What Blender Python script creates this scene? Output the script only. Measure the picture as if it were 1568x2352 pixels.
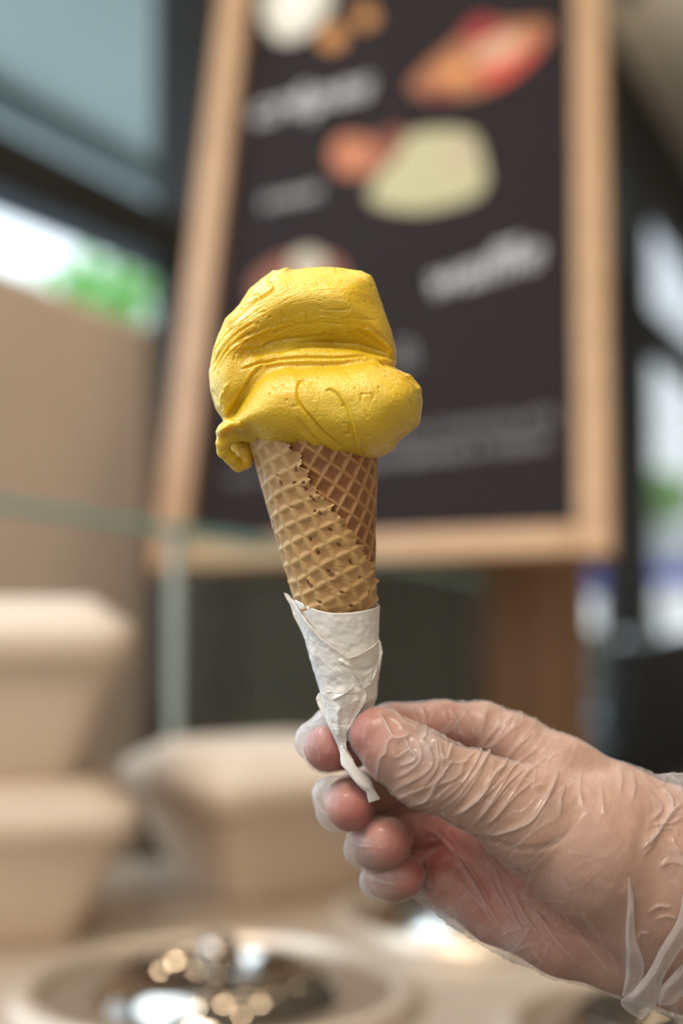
import bpy, bmesh, math, random
import numpy as np
from mathutils import Vector, Matrix

random.seed(7)
rng = np.random.default_rng(7)
for o in list(bpy.data.objects):
    bpy.data.objects.remove(o)
COL = bpy.context.scene.collection
SC = bpy.context.scene

# ------------------------------------------------------------------ camera
F = 3267.0                     # focal length in pixels (50 mm on a 24 mm wide sensor)
CAMZ = 1.25
PITCH = math.radians(3.0)
D0 = 0.40                      # focus distance
S = D0 / F                     # metres per pixel at the focus distance
cam_d = bpy.data.cameras.new('camera')
cam = bpy.data.objects.new('camera', cam_d)
COL.objects.link(cam)
cam.location = (0, 0, CAMZ)
cam.rotation_euler = (math.pi / 2 + PITCH, 0, 0)
cam_d.sensor_fit = 'HORIZONTAL'
cam_d.sensor_width = 24.0
cam_d.lens = 50.0
cam_d.clip_start = 0.02
cam_d.dof.use_dof = True
cam_d.dof.focus_distance = 0.386
cam_d.dof.aperture_fstop = 4.2
SC.camera = cam

# ------------------------------------------------------------------ world, lights, exposure
world = bpy.data.worlds.new('world')
SC.world = world
world.use_nodes = True
wn = world.node_tree
bg = wn.nodes['Background']
tcw = wn.nodes.new('ShaderNodeTexCoord')
sepw = wn.nodes.new('ShaderNodeSeparateXYZ')
wn.links.new(tcw.outputs['Generated'], sepw.inputs[0])
rampw = wn.nodes.new('ShaderNodeValToRGB')
rampw.color_ramp.elements[0].position = 0.0
rampw.color_ramp.elements[0].color = (0.93, 0.97, 1.0, 1)
rampw.color_ramp.elements[1].position = 1.0
rampw.color_ramp.elements[1].color = (0.55, 0.74, 1.0, 1)
wn.links.new(sepw.outputs['Z'], rampw.inputs[0])
wn.links.new(rampw.outputs[0], bg.inputs['Color'])
bg.inputs['Strength'].default_value = 2.4

def area_light(name, loc, target, size, size_y, watts, color):
    ld = bpy.data.lights.new(name, 'AREA')
    ld.shape = 'RECTANGLE'
    ld.size = size
    ld.size_y = size_y
    ld.energy = watts
    ld.color = color
    lo = bpy.data.objects.new(name, ld)
    COL.objects.link(lo)
    lo.location = loc
    d = Vector(target) - Vector(loc)
    lo.rotation_euler = d.to_track_quat('-Z', 'Y').to_euler()
    return lo

# soft ceiling panel above the camera, then three lamps added to brighten single areas
area_light('ceiling_panel_light', (-0.5, -0.45, 3.0), (0, 0.45, 1.2), 0.7, 0.6, 38, (1.0, 0.87, 0.73))
area_light('front_fill_light', (-0.3, -1.9, 2.0), (0, 0.45, 1.2), 2.6, 2.0, 22, (1.0, 0.93, 0.84))  # added frontal fill behind the camera, mainly for the scoop
area_light('ceiling_fill_light', (2.2, 6.5, 3.3), (2.4, 7.5, 4.25), 2.5, 0.4, 8, (1.0, 0.84, 0.64))  # added uplight that lifts the dark far ceiling
area_light('window_fill_light', (-0.85, 0.95, 2.4), (-0.1, 1.15, 1.05), 0.9, 0.9, 18, (0.66, 0.83, 1.0))  # added indoor lamp, boosts the daylight on the foam box's left side

SC.view_settings.view_transform = 'Standard'
SC.view_settings.look = 'None'
SC.view_settings.gamma = 1.0
SC.view_settings.use_curve_mapping = False
SC.view_settings.exposure = 0.0
SC.cycles.use_denoising = True
SC.cycles.max_bounces = 7
SC.cycles.transparent_max_bounces = 12
SC.cycles.adaptive_threshold = 0.04
SC.cycles.sample_clamp_indirect = 8.0

# ------------------------------------------------------------------ coordinates
CR, CU, CF = Vector((1, 0, 0)), Vector((0, -math.sin(PITCH), math.cos(PITCH))), Vector((0, math.cos(PITCH), math.sin(PITCH)))
CO = Vector((0, 0, CAMZ))

def P(px, py, D):
    return CO + CR * ((px - 784) * D / F) + CU * ((1176 - py) * D / F) + CF * D

def G(px, py, z):
    d = P(px, py, 1.0) - CO
    t = (z - CAMZ) / d.z
    return CO + d * t

def hero_world(V):
    """local hero frame (x right, y down, w away, in units of S metres) -> world"""
    V = np.asarray(V, float)
    x = (V[:, 0] - 784) * S
    u = (1176 - V[:, 1]) * S
    d = D0 + V[:, 2] * S
    out = np.empty_like(V)
    out[:, 0] = x
    out[:, 1] = u * CU.y + d * CF.y
    out[:, 2] = CAMZ + u * CU.z + d * CF.z
    return out

def J(px, py, w, r=0.0):
    """joint seen at pixel (px,py), w units behind the focus plane -> hero frame"""
    k = 1 + w * S / D0
    return np.array([784 + (px - 784) * k, 1176 + (py - 1176) * k, w, r * k])

# ------------------------------------------------------------------ materials
def new_mat(name):
    m = bpy.data.materials.new(name)
    m.use_nodes = True
    nt = m.node_tree
    b = nt.nodes['Principled BSDF']
    return m, nt, b

def N(nt, t, **kw):
    n = nt.nodes.new(t)
    for k, v in kw.items():
        if k in n.inputs:
            n.inputs[k].default_value = v
        else:
            setattr(n, k, v)
    return n

def plain(name, col, rough=0.6, metal=0.0, noise=0.06, scale=12.0, bump=0.0, spec=0.5, emit=None):
    m, nt, b = new_mat(name)
    tc = N(nt, 'ShaderNodeTexCoord')
    nz = N(nt, 'ShaderNodeTexNoise', Scale=scale, Detail=4.0)
    nt.links.new(tc.outputs['Object'], nz.inputs['Vector'])
    mx = N(nt, 'ShaderNodeMix', data_type='RGBA')
    mx.inputs[6].default_value = tuple(c * (1 - noise) for c in col) + (1,)
    mx.inputs[7].default_value = tuple(min(1, c * (1 + noise)) for c in col) + (1,)
    nt.links.new(nz.outputs['Fac'], mx.inputs[0])
    nt.links.new(mx.outputs[2], b.inputs['Base Color'])
    b.inputs['Roughness'].default_value = rough
    b.inputs['Metallic'].default_value = metal
    b.inputs['Specular IOR Level'].default_value = spec
    if bump:
        bp = N(nt, 'ShaderNodeBump', Strength=bump, Distance=0.002)
        nt.links.new(nz.outputs['Fac'], bp.inputs['Height'])
        nt.links.new(bp.outputs[0], b.inputs['Normal'])
    if emit:
        b.inputs['Emission Color'].default_value = tuple(emit[:3]) + (1,)
        b.inputs['Emission Strength'].default_value = emit[3]
    return m

def wood(name, c1, c2, scale=3.0, axis=2):
    m, nt, b = new_mat(name)
    tc = N(nt, 'ShaderNodeTexCoord')
    mp = N(nt, 'ShaderNodeMapping')
    sc = [scale * 9, scale * 9, scale * 9]
    sc[axis] = scale * 0.6
    mp.inputs['Scale'].default_value = sc
    nz = N(nt, 'ShaderNodeTexNoise', Scale=2.0, Detail=5.0, Distortion=0.6)
    rp = N(nt, 'ShaderNodeValToRGB')
    rp.color_ramp.elements[0].position = 0.3
    rp.color_ramp.elements[0].color = c1 + (1,)
    rp.color_ramp.elements[1].position = 0.7
    rp.color_ramp.elements[1].color = c2 + (1,)
    nt.links.new(tc.outputs['Object'], mp.inputs[0])
    nt.links.new(mp.outputs[0], nz.inputs['Vector'])
    nt.links.new(nz.outputs['Fac'], rp.inputs[0])
    nt.links.new(rp.outputs[0], b.inputs['Base Color'])
    b.inputs['Roughness'].default_value = 0.5
    return m

def glass(name, tint, opacity, rough=0.02):
    m, nt, b = new_mat(name)
    out = nt.nodes['Material Output']
    nt.nodes.remove(b)
    tr = N(nt, 'ShaderNodeBsdfTransparent')
    tr.inputs['Color'].default_value = tint + (1,)
    gl = N(nt, 'ShaderNodeBsdfGlossy')
    gl.inputs['Roughness'].default_value = rough
    lw = N(nt, 'ShaderNodeLayerWeight', Blend=0.5)
    pw = N(nt, 'ShaderNodeMath', operation='POWER')
    pw.inputs[1].default_value = 5.0
    ad = N(nt, 'ShaderNodeMath', operation='ADD', use_clamp=True)
    ad.inputs[1].default_value = 0.02 + opacity
    mx = N(nt, 'ShaderNodeMixShader')
    nt.links.new(lw.outputs['Facing'], pw.inputs[0])
    nt.links.new(pw.outputs[0], ad.inputs[0])
    nt.links.new(ad.outputs[0], mx.inputs[0])
    nt.links.new(tr.outputs[0], mx.inputs[1])
    nt.links.new(gl.outputs[0], mx.inputs[2])
    nt.links.new(mx.outputs[0], out.inputs[0])
    return m

M = {}
M['black'] = plain('black_metal', (0.006, 0.006, 0.006), 0.5)
M['frame_wood'] = wood('pale_frame_wood', (0.37, 0.205, 0.095), (0.47, 0.275, 0.135))
M['frame_wood_h'] = wood('pale_frame_wood_across', (0.37, 0.205, 0.095), (0.47, 0.275, 0.135), axis=0)
M['cab_wood'] = wood('brown_cabinet_wood', (0.26, 0.125, 0.05), (0.38, 0.20, 0.10))
M['board'] = plain('menu_board_print', (0.020, 0.014, 0.014), 0.7, spec=0.1)
M['chalk'] = plain('white_print', (0.42, 0.40, 0.39), 0.8)
M['dimchalk'] = plain('faint_white_print', (0.20, 0.19, 0.19), 0.8)
M['beige'] = plain('beige_paint', (0.80, 0.655, 0.53), 0.6)
M['foam'] = plain('white_foam', (0.58, 0.47, 0.365), 0.75, noise=0.03, scale=60)
M['steel'] = plain('worktop_steel', (0.56, 0.46, 0.355), 0.36, metal=0.5)
M['brown_steel'] = plain('brown_steel', (0.22, 0.16, 0.11), 0.45, metal=0.3)
M['mirror'] = plain('polished_steel', (0.36, 0.31, 0.26), 0.07, metal=1.0, noise=0.02)
M['ceiling'] = plain('ceiling_paint', (0.78, 0.70, 0.58), 0.8)
M['wallp'] = plain('wall_paint', (0.55, 0.46, 0.36), 0.8)
M['floor'] = plain('floor_tile', (0.22, 0.19, 0.16), 0.5)
M['dark'] = plain('dark_appliance', (0.035, 0.037, 0.033), 0.4)
M['vdark'] = plain('black_appliance', (0.008, 0.008, 0.008), 0.4)
M['glass'] = glass('clear_glass', (0.93, 0.98, 0.96), 0.03)
M['winglass'] = glass('window_glass', (0.97, 0.99, 0.99), 0.0)
M['edge'] = plain('teal_glass_edge', (0.16, 0.27, 0.23), 0.25, noise=0.1)
M['edge_pale'] = plain('pale_glass_edge', (0.36, 0.41, 0.37), 0.25, noise=0.1)
M['canopy'] = plain('pale_teal_canopy', (0.66, 0.76, 0.68), 0.7)
M['canopy_dark'] = plain('grey_canopy_beam', (0.16, 0.2, 0.19), 0.7)
M['leaf'] = plain('leaf_green', (0.22, 0.55, 0.10), 0.5, noise=0.4, scale=3)
M['bark'] = plain('bark', (0.12, 0.09, 0.07), 0.9)
M['pave'] = plain('pavement', (0.55, 0.56, 0.56), 0.9)
M['bluesign'] = plain('blue_paint', (0.05, 0.10, 0.75), 0.5)
M['whitesign'] = plain('white_paint', (0.85, 0.87, 0.88), 0.5)

# ------------------------------------------------------------------ object helpers
def link(name, me, mat=None, parent=None):
    o = bpy.data.objects.new(name, me)
    COL.objects.link(o)
    if mat is not None:
        for mm in (mat if isinstance(mat, (list, tuple)) else [mat]):
            me.materials.append(mm)
    if parent is not None:
        o.parent = parent
        o.matrix_parent_inverse = parent.matrix_basis.inverted()
    return o

def tag(o, label=None, cat=None, group=None, kind=None):
    if label: o['label'] = label
    if cat: o['category'] = cat
    if group: o['group'] = group
    if kind: o['kind'] = kind
    return o

def empty(name, loc, label, cat, group=None, rz=0.0):
    o = bpy.data.objects.new(name, None)
    COL.objects.link(o)
    o.location = loc
    o.rotation_euler = (0, 0, rz)
    o.empty_display_size = 0.02
    bpy.context.view_layer.update()
    return tag(o, label, cat, group)

def np_mesh(name, V, Fq, smooth=True):
    me = bpy.data.meshes.new(name)
    V = np.asarray(V, np.float32)
    Fq = np.asarray(Fq, np.int32)
    k = Fq.shape[1]
    me.vertices.add(len(V))
    me.vertices.foreach_set('co', V.ravel())
    me.loops.add(Fq.size)
    me.loops.foreach_set('vertex_index', Fq.ravel())
    me.polygons.add(len(Fq))
    me.polygons.foreach_set('loop_start', np.arange(0, Fq.size, k, dtype=np.int32))
    me.polygons.foreach_set('loop_total', np.full(len(Fq), k, np.int32))
    me.polygons.foreach_set('use_smooth', np.full(len(Fq), smooth, bool))
    me.update(calc_edges=True)
    me.validate()
    return me

def add_attr(me, name, vals):
    a = me.attributes.new(name, 'FLOAT', 'POINT')
    a.data.foreach_set('value', np.asarray(vals, np.float32))

def box_mesh(name, size, bevel=0.0, seg=2, M4=None):
    bm = bmesh.new()
    bmesh.ops.create_cube(bm, size=1.0)
    bmesh.ops.scale(bm, vec=size, verts=bm.verts)
    if bevel:
        bmesh.ops.bevel(bm, geom=bm.edges[:], offset=bevel, segments=seg, affect='EDGES', profile=0.5)
    if M4 is not None:
        bmesh.ops.transform(bm, matrix=M4, verts=bm.verts)
    me = bpy.data.meshes.new(name)
    bm.to_mesh(me)
    bm.free()
    return me

def box(name, c, size, mat, parent=None, bevel=0.003, rot=None):
    """box centred at world point c; rot = 3x3 matrix of its axes"""
    R = (rot.to_4x4() if rot is not None else Matrix.Identity(4))
    return link(name, box_mesh(name, size, bevel, 2, Matrix.Translation(Vector(c)) @ R), mat, parent)

def axes(xa, za):
    xa = Vector(xa).normalized()
    za = Vector(za).normalized()
    ya = za.cross(xa).normalized()
    za = xa.cross(ya).normalized()
    return Matrix((xa, ya, za)).transposed()

def lathe(name, prof, c, mat, parent=None, seg=64, smooth=True):
    V, Fc = [], []
    n = len(prof)
    for i in range(seg):
        a = 2 * math.pi * i / seg
        for r, z in prof:
            V.append((c[0] + r * math.cos(a), c[1] + r * math.sin(a), c[2] + z))
    for i in range(seg):
        j = (i + 1) % seg
        for k in range(n - 1):
            Fc.append((i * n + k, j * n + k, j * n + k + 1, i * n + k + 1))
    return link(name, np_mesh(name, V, Fc, smooth), mat, parent)

# ================================================================== THE SETTING
WA = math.radians(22.3)
UD = Vector((math.sin(WA), math.cos(WA), 0))
VN = Vector((math.cos(WA), -math.sin(WA), 0))
def UV(u, v, z):
    p = UD * u + VN * v
    return Vector((p.x, p.y, z))
RW = Matrix((UD, -VN, Vector((0, 0, 1)))).transposed()      # x along the wall, y out of the room

def uvbox(name, u0, u1, v0, v1, z0, z1, mat, parent=None, bevel=0.0):
    return box(name, UV((u0 + u1) / 2, (v0 + v1) / 2, (z0 + z1) / 2), (u1 - u0, abs(v1 - v0), z1 - z0), mat, parent, bevel, RW)

WV = -1.6
UMAX = 15.0
CEIL = 4.25
tag(uvbox('floor', -2.5, UMAX, WV, 3.2, -0.1, 0.0, M['floor']), kind='structure')
tag(uvbox('ceiling', -2.5, UMAX, WV, 3.2, CEIL, CEIL + 0.1, M['ceiling']), kind='structure')
tag(uvbox('wall_right', -2.5, UMAX, 3.2, 3.3, 0, CEIL, M['wallp']), kind='structure')
tag(uvbox('wall_front', -2.6, -2.5, WV, 3.2, 0, CEIL, M['wallp']), kind='structure')
tag(uvbox('wall_back', UMAX, UMAX + 0.1, WV, 3.2, 0, CEIL, M['wallp']), kind='structure')
wl = uvbox('wall_left', -2.5, 6.0, WV - 0.06, WV + 0.06, 0.0, 0.98, M['black'])
tag(uvbox('wall_left', 6.0, 7.9, WV - 0.06, WV + 0.06, 0.0, 0.40, M['black']), kind='structure')
tag(uvbox('wall_left', 7.9, UMAX, WV - 0.06, WV + 0.06, 0.0, 0.93, M['black']), kind='structure')
tag(wl, kind='structure')
tag(uvbox('trim_1', -2.5, 6.0, WV - 0.06, WV + 0.06, 1.975, 2.085, M['black'], bevel=0.004), kind='structure')
tag(uvbox('trim_2', -2.5, UMAX, WV - 0.06, WV + 0.10, 3.97, 4.25, M['black'], bevel=0.004), kind='structure')
tag(uvbox('trim_3', 3.0, UMAX, WV - 0.02, WV + 0.06, 3.62, 3.97, plain('brown_grey_band', (0.06, 0.05, 0.045), 0.7)), kind='structure')
tag(uvbox('trim_4', 6.0, UMAX, WV - 0.05, WV + 0.05, 2.75, 3.0, M['black'], bevel=0.004), kind='structure')
posts = [(-2.5, .12), (0.3, .1), (2.9, .42), (4.6, .12), (6.05, .14), (7.9, .85)]
for i, (u, w_) in enumerate(posts):
    tag(uvbox('trim_%d' % (5 + i), u, u + w_, WV - 0.07, WV + 0.07, 0.98, 3.97, M['black'], bevel=0.004), kind='structure')
for i in range(len(posts)):
    a = posts[i][0] + posts[i][1]
    b = posts[i + 1][0] if i + 1 < len(posts) else UMAX
    tag(uvbox('window_%d' % (i + 1), a, b, WV - 0.006, WV + 0.006, 0.40 if i == 4 else 0.98, 3.97, M['winglass']), kind='structure')

# outside ------------------------------------------------------------
tag(uvbox('pavement', -12, 40, WV - 30, WV - 0.08, -0.3, -0.2, M['pave']), kind='structure')
cn = empty('canopy', UV(3, WV - 1.1, 3.0), 'pale teal canopy over the pavement outside the left window', 'canopy')
uvbox('roof_sheet', 1.0, 9.0, WV - 2.1, WV - 0.12, 3.0, 3.04, M['canopy'], cn)
uvbox('beam', 1.0, 9.0, WV - 1.45, WV - 1.33, 2.93, 3.0, M['canopy_dark'], cn)
uvbox('fascia', 1.0, 9.0, WV - 2.14, WV - 2.08, 2.96, 3.1, M['canopy'], cn)

def tree(px, D, zc, r, h, label, n=260):
    base = P(px, 1347, D)
    t = empty('tree', (base.x, base.y, -0.2), label, 'tree', 'street trees outside the window')
    prof = [(0.05, 0), (0.04, 0.6), (0.035, zc * 0.6), (0.03, zc), (0.0, zc + 0.2)]
    lathe('trunk', prof, (base.x, base.y, -0.2), M['bark'], t, seg=10)
    V, Fc = [], []
    nl = n
    for i in range(nl):
        d = rng.normal(size=3)
        d /= np.linalg.norm(d)
        rr = r * rng.random() ** 0.4
        c = np.array([base.x, base.y, zc]) + d * rr * np.array([1, 1, h])
        a = rng.normal(size=3); a /= np.linalg.norm(a)
        b = np.cross(a, rng.normal(size=3)); b /= np.linalg.norm(b)
        s = 0.07 + 0.06 * rng.random()
        k = len(V)
        for q in ((-1, 0), (-0.3, 0.5), (0.4, 0.4), (1, 0), (0.4, -0.4), (-0.3, -0.5)):
            V.append(c + a * q[0] * s + b * q[1] * s)
        Fc.append((k, k + 1, k + 2, k + 3, k + 4, k + 5))
    o = link('foliage', np_mesh('foliage', V, Fc, False), M['leaf'], t)
    o['kind'] = 'stuff'
    return t
tree(290, 10.5, 3.35, 0.8, 0.6, 'green leafy tree outside just below the black lintel', 230)
tree(375, 9.0, 1.45, 0.35, 0.8, 'low green tree outside beside the beige partition edge', 90)
tree(200, 13.0, 3.9, 0.6, 0.6, 'small tree outside at the far left of the window', 120)
tree(1500, 17.0, 2.3, 0.55, 0.55, 'green tree outside the far right window', 500)

bs = empty('banner', P(1382, 1325, 12.0), 'blue banner outside between the cabinet and the dark post', 'banner')
box('cloth', P(1382, 1322, 12.0), (0.34, 0.03, 0.36), plain('blue_cloth', (0.12, 0.17, 0.8), 0.6), bs, 0.01)
box('pole', P(1382, 1400, 12.02), (0.04, 0.04, 1.3), M['black'], bs, 0.005)
hd = empty('hedge', P(1380, 1620, 12.0), 'low dark green hedge outside below the blue banner', 'hedge')
V, Fc = [], []
for i in range(900):
    c = P(1385, 1347, 11.5) + Vector((rng.uniform(-.6, .6), rng.uniform(-.3, .3), rng.uniform(-1.4, -0.35)))
    a = Vector(rng.normal(size=3)).normalized(); b_ = a.cross(Vector(rng.normal(size=3))).normalized()
    k = len(V)
    for q in ((-1, 0), (0, .5), (1, 0), (0, -.5)):
        V.append(tuple(c + a * q[0] * .08 + b_ * q[1] * .08))
    Fc.append((k, k + 1, k + 2, k + 3))
o = link('foliage', np_mesh('foliage', V, Fc, False), plain('hedge_green', (0.06, 0.14, 0.09), 0.5, noise=0.4), hd)
o['kind'] = 'stuff'
sg = empty('signboard', P(1545, 1310, 16.0), 'white and blue signboard outside the far right window', 'sign')
box('panel', P(1545, 1250, 16.0), (0.8, 0.05, 0.5), M['whitesign'], sg, 0.01)
box('panel_band', P(1545, 1320, 15.96), (0.8, 0.06, 0.25), M['bluesign'], sg, 0.01)
box('post', P(1545, 1500, 16.02), (0.08, 0.05, 1.6), M['whitesign'], sg, 0.005)

# ================================================================== MENU BOARD
# inner panel corners, read as a real rectangle leaning back
BL = P(434, 1247, 1.72)
ex = (CR * .9676 + CU * .0445 - CF * .2486).normalized()
ey = (CR * .0613 + CU * .9136 + CF * .402)
ey = (ey - ex * ey.dot(ex)).normalized()
ez = ex.cross(ey).normalized()            # towards the viewer
BW, BH = 0.465, 1.10
RB = Matrix((ex, ey, ez)).transposed()
def BP(a, b, c=0.0):                     # metres across, up, towards the viewer
    return BL + ex * a + ey * b + ez * c
def pix2board(px, py):
    d = P(px, py, 1.0) - CO
    t = (BL - CO).dot(ez) / d.dot(ez)
    q = CO + d * t - BL
    return q.dot(ex), q.dot(ey)
board = empty('menu_board', BP(BW / 2, 0), 'tall dark menu board in a pale wooden frame behind the cone', 'menu board')
fw = 0.041
box('panel', BP(BW / 2, BH / 2, -0.012), (BW + 0.01, BH + 0.01, 0.012), M['board'], board, 0.001, RB)
box('frame_rail', BP(-fw / 2, BH / 2, 0), (fw, BH + 2 * fw, 0.035), M['frame_wood'], board, 0.004, RB)
box('frame_rail', BP(BW + fw / 2, BH / 2, 0), (fw, BH + 2 * fw, 0.035), M['frame_wood'], board, 0.004, RB)
box('frame_rail', BP(BW / 2, -fw / 2, 0), (BW, fw * 0.9, 0.035), M['frame_wood_h'], board, 0.004, RB)
box('frame_rail', BP(BW / 2, BH + fw / 2, 0), (BW, fw, 0.035), M['frame_wood_h'], board, 0.004, RB)

def board_text(txt, px, py, size, shear, ang, mat, xs=1.0, label=None, bold=0.0):
    cu = bpy.data.curves.new('lettering', 'FONT')
    cu.body = txt
    cu.size = size
    cu.shear = shear
    cu.align_x = 'CENTER'
    cu.align_y = 'CENTER'
    cu.extrude = 0.0004
    cu.offset = bold
    tmp = bpy.data.objects.new('tmp', cu)
    COL.objects.link(tmp)
    bpy.context.view_layer.update()
    me = bpy.data.meshes.new_from_object(tmp.evaluated_get(bpy.context.evaluated_depsgraph_get()))
    bpy.data.objects.remove(tmp)
    a, b = pix2board(px, py)
    Mx = Matrix.Translation(BP(a, b, -0.0052)) @ RB.to_4x4() @ Matrix.Rotation(math.radians(ang), 4, 'Z') @ Matrix.Diagonal((xs, 1, 1, 1))
    me.transform(Mx)
    me.name = 'lettering'
    me.materials.clear()
    o = link('lettering', me, mat, board)
    if label: o['label'] = label
    return o
board_text('crêpes', 705, 222, 0.064, 0.35, 9, M['chalk'], 1.0, 'white script lettering near the top left', 0.0016)
board_text('sweet', 662, 445, 0.034, 0.2, 8, M['chalk'], 1.0, 'small white script lettering', 0.0004)
board_text('waffle', 1098, 612, 0.064, 0.5, 14, M['chalk'], 0.98, 'white script lettering at the right', 0.0014)
board_text('WITH CHOCOLATE', 1070, 978, 0.024, 0.0, 4, M['dimchalk'], 1.0, 'faint white capitals', 0.0004)
board_text('STRAWBERRIES & CREAM', 1020, 1038, 0.0215, 0.0, 4, M['dimchalk'], 1.0, 'faint white capitals', 0.0006)
board_text('menu', 560, 1092, 0.022, 0.0, 2, M['dimchalk'])
board_text('B', 930, 812, 0.05, 0.0, 4, M['dimchalk'])

PC = {}
def pc(col):
    if col not in PC:
        PC[col] = plain('print_colour', col, 0.7, noise=0.25, scale=60)
    return PC[col]
def picture(name, label, blobs):
    """flat printed food picture: overlapping shapes ((pixel outline), colour)"""
    first = None
    for i, (pts, col) in enumerate(blobs):
        bm = bmesh.new()
        vs = []
        c = np.mean(np.array(pts, float), axis=0)
        n = len(pts)
        smooth = []
        for k in range(n):
            p0, p1 = np.array(pts[k], float), np.array(pts[(k + 1) % n], float)
            smooth += [tuple(p0 * .75 + p1 * .25), tuple(p0 * .25 + p1 * .75)]
        for q in smooth:
            a, b = pix2board(*q)
            vs.append(bm.verts.new(BP(a, b, -0.0055 + 0.0003 * i)))
        f = bm.faces.new(vs)
        if f.normal.dot(ez) < 0: f.normal_flip()
        r = bmesh.ops.extrude_face_region(bm, geom=[f])
        bmesh.ops.translate(bm, vec=ez * 0.0002, verts=[v for v in r['geom'] if isinstance(v, bmesh.types.BMVert)])
        me = bpy.data.meshes.new(name)
        bm.to_mesh(me); bm.free()
        if first is None:
            first = link(name, me, pc(col), board)
            first['label'] = label
        else:
            link('printed_shape', me, pc(col), first)
picture('food_picture', 'printed rolled crepe with red berries', [
    ([(930, 200), (960, 160), (1040, 90), (1110, 45), (1200, 45), (1262, 40), (1258, 85), (1200, 150), (1120, 205), (1000, 225)], (0.34, 0.12, 0.045)),
    ([(1075, 40), (1130, 30), (1150, 70), (1100, 90), (1050, 90)], (0.28, 0.02, 0.02)),
    ([(1080, 110), (1150, 70), (1210, 75), (1180, 130), (1100, 150)], (0.55, 0.30, 0.18)),
    ([(1100, 150), (1180, 130), (1250, 80), (1225, 130), (1150, 190), (1095, 190)], (0.52, 0.06, 0.03)),
    ([(1000, 160), (1060, 130), (1085, 170), (1040, 200)], (0.55, 0.22, 0.06)),
    ([(965, 200), (1020, 195), (1050, 215), (1000, 226)], (0.20, 0.03, 0.02))])
picture('food_picture', 'printed folded pale crepe with an orange side', [
    ([(750, 345), (775, 305), (840, 305), (870, 330), (880, 375), (830, 400), (770, 395)], (0.42, 0.14, 0.06)),
    ([(860, 300), (930, 285), (950, 330), (900, 390), (860, 385)], (0.18, 0.045, 0.02)),
    ([(935, 295), (1085, 290), (1105, 350), (1118, 410), (1095, 450), (985, 480), (900, 478), (835, 455), (870, 390), (915, 350)], (0.42, 0.37, 0.20)),
    ([(1000, 330), (1080, 310), (1095, 380), (1040, 400)], (0.42, 0.33, 0.21))])
picture('food_picture', 'printed white cream scoop at the top left', [
    ([(590, -40), (740, -60), (770, -10), (720, 60), (660, 95), (610, 70)], (0.60, 0.53, 0.42)),
    ([(640, -30), (700, -40), (710, 20), (660, 50)], (0.72, 0.68, 0.62))])
picture('food_picture', 'printed orange slice', [([(730, 65), (760, 45), (790, 62), (790, 95), (755, 110), (728, 95)], (0.48, 0.20, 0.05))])
picture('food_picture', 'printed orange slice', [([(808, 20), (840, 4), (866, 25), (855, 55), (815, 55)], (0.48, 0.20, 0.05))])
picture('food_picture', 'printed dessert partly hidden by the scoop', [
    ([(560, 650), (620, 590), (700, 570), (790, 590), (790, 680), (600, 720)], (0.22, 0.07, 0.035)),
    ([(660, 585), (710, 560), (750, 590), (740, 640), (670, 640)], (0.42, 0.36, 0.26))])

# ================================================================== CABINETS BEHIND
def frontbox(name, px0, px1, py0, py1, D, depth, mat, parent=None, bevel=0.004, yaw=0.0):
    a, b = P(px0, (py0 + py1) / 2, D), P(px1, (py0 + py1) / 2, D)
    zt, zb = P(0, py0, D).z, P(0, py1, D).z
    w_ = (b - a).length
    c = (a + b) / 2
    R = Matrix.Rotation(yaw, 3, 'Z')
    c2 = Vector((c.x, c.y, (zt + zb) / 2)) + R @ Vector((0, depth / 2, 0))
    return box(name, c2, (w_, depth, zt - zb), mat, parent, bevel, R)

wp = empty('wooden_cabinet', P(1120, 1750, 1.75), 'brown wooden cabinet under the right end of the menu board', 'cabinet')
wp.location.z = 0
def zbox(name, px0, px1, z0, z1, D, depth, mat, parent, bevel=0.004):
    a, b = P(px0, 1347, D), P(px1, 1347, D)
    return box(name, ((a.x + b.x) / 2, a.y + depth / 2, (z0 + z1) / 2), (b.x - a.x, depth, z1 - z0), mat, parent, bevel)
ZT = P(0, 1235, 1.95).z
zbox('side_panel', 1120, 1350, 0, ZT, 1.90, 0.35, M['cab_wood'], wp)
zbox('back_panel', 840, 1120, 0, ZT - 0.01, 2.2, 0.03, plain('grey_brown_laminate', (0.13, 0.10, 0.07), 0.5), wp)
zbox('top_panel', 440, 1350, ZT, ZT + 0.018, 1.89, 0.36, M['cab_wood'], wp)

ap = empty('dark_appliance', P(600, 1750, 1.74), 'dark grey appliance standing left of the wooden cabinet under the board', 'appliance')
ap.location.z = 0
zbox('housing', 425, 860, 0, ZT - 0.03, 1.92, 0.24, M['dark'], ap)
zbox('door', 560, 855, 0.4, ZT - 0.06, 1.905, 0.015, plain('dark_green_grey_door', (0.045, 0.05, 0.042), 0.35), ap)
zbox('side_pillar', 455, 545, 0.4, ZT - 0.06, 1.905, 0.015, M['vdark'], ap)

# beige partition at the left
pt = empty('partition', P(150, 1750, 1.9), 'tall plain beige partition with a dark strip for the shaded right edge at the left', 'partition')
pt.location.z = 0
a1 = P(302, 1347, 1.98)
dirp = Vector((a1.x + 0.9, 0, 0))
PD = Vector((math.sin(math.radians(18.5)), math.cos(math.radians(18.5)), 0))
pR = axes(PD, (0, 0, 1))
zt_near = CAMZ + (1347 - 745) / F * 1.98
pc_ = Vector((a1.x, a1.y, 0)) - PD * 0.31
box('panel', (pc_.x, pc_.y, zt_near / 2), (0.62, 0.05, zt_near), M['beige'], pt, 0.01, pR)
pe = Vector((a1.x, a1.y, 0)) + PD * 0.012 
box('edge_shade', (pe.x, pe.y, zt_near / 2), (0.03, 0.056, zt_near), plain('edge_shade_brown', (0.22, 0.17, 0.13), 0.6), pt, 0.005, pR)  # dark strip stands for the shade along the partition's right edge

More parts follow.
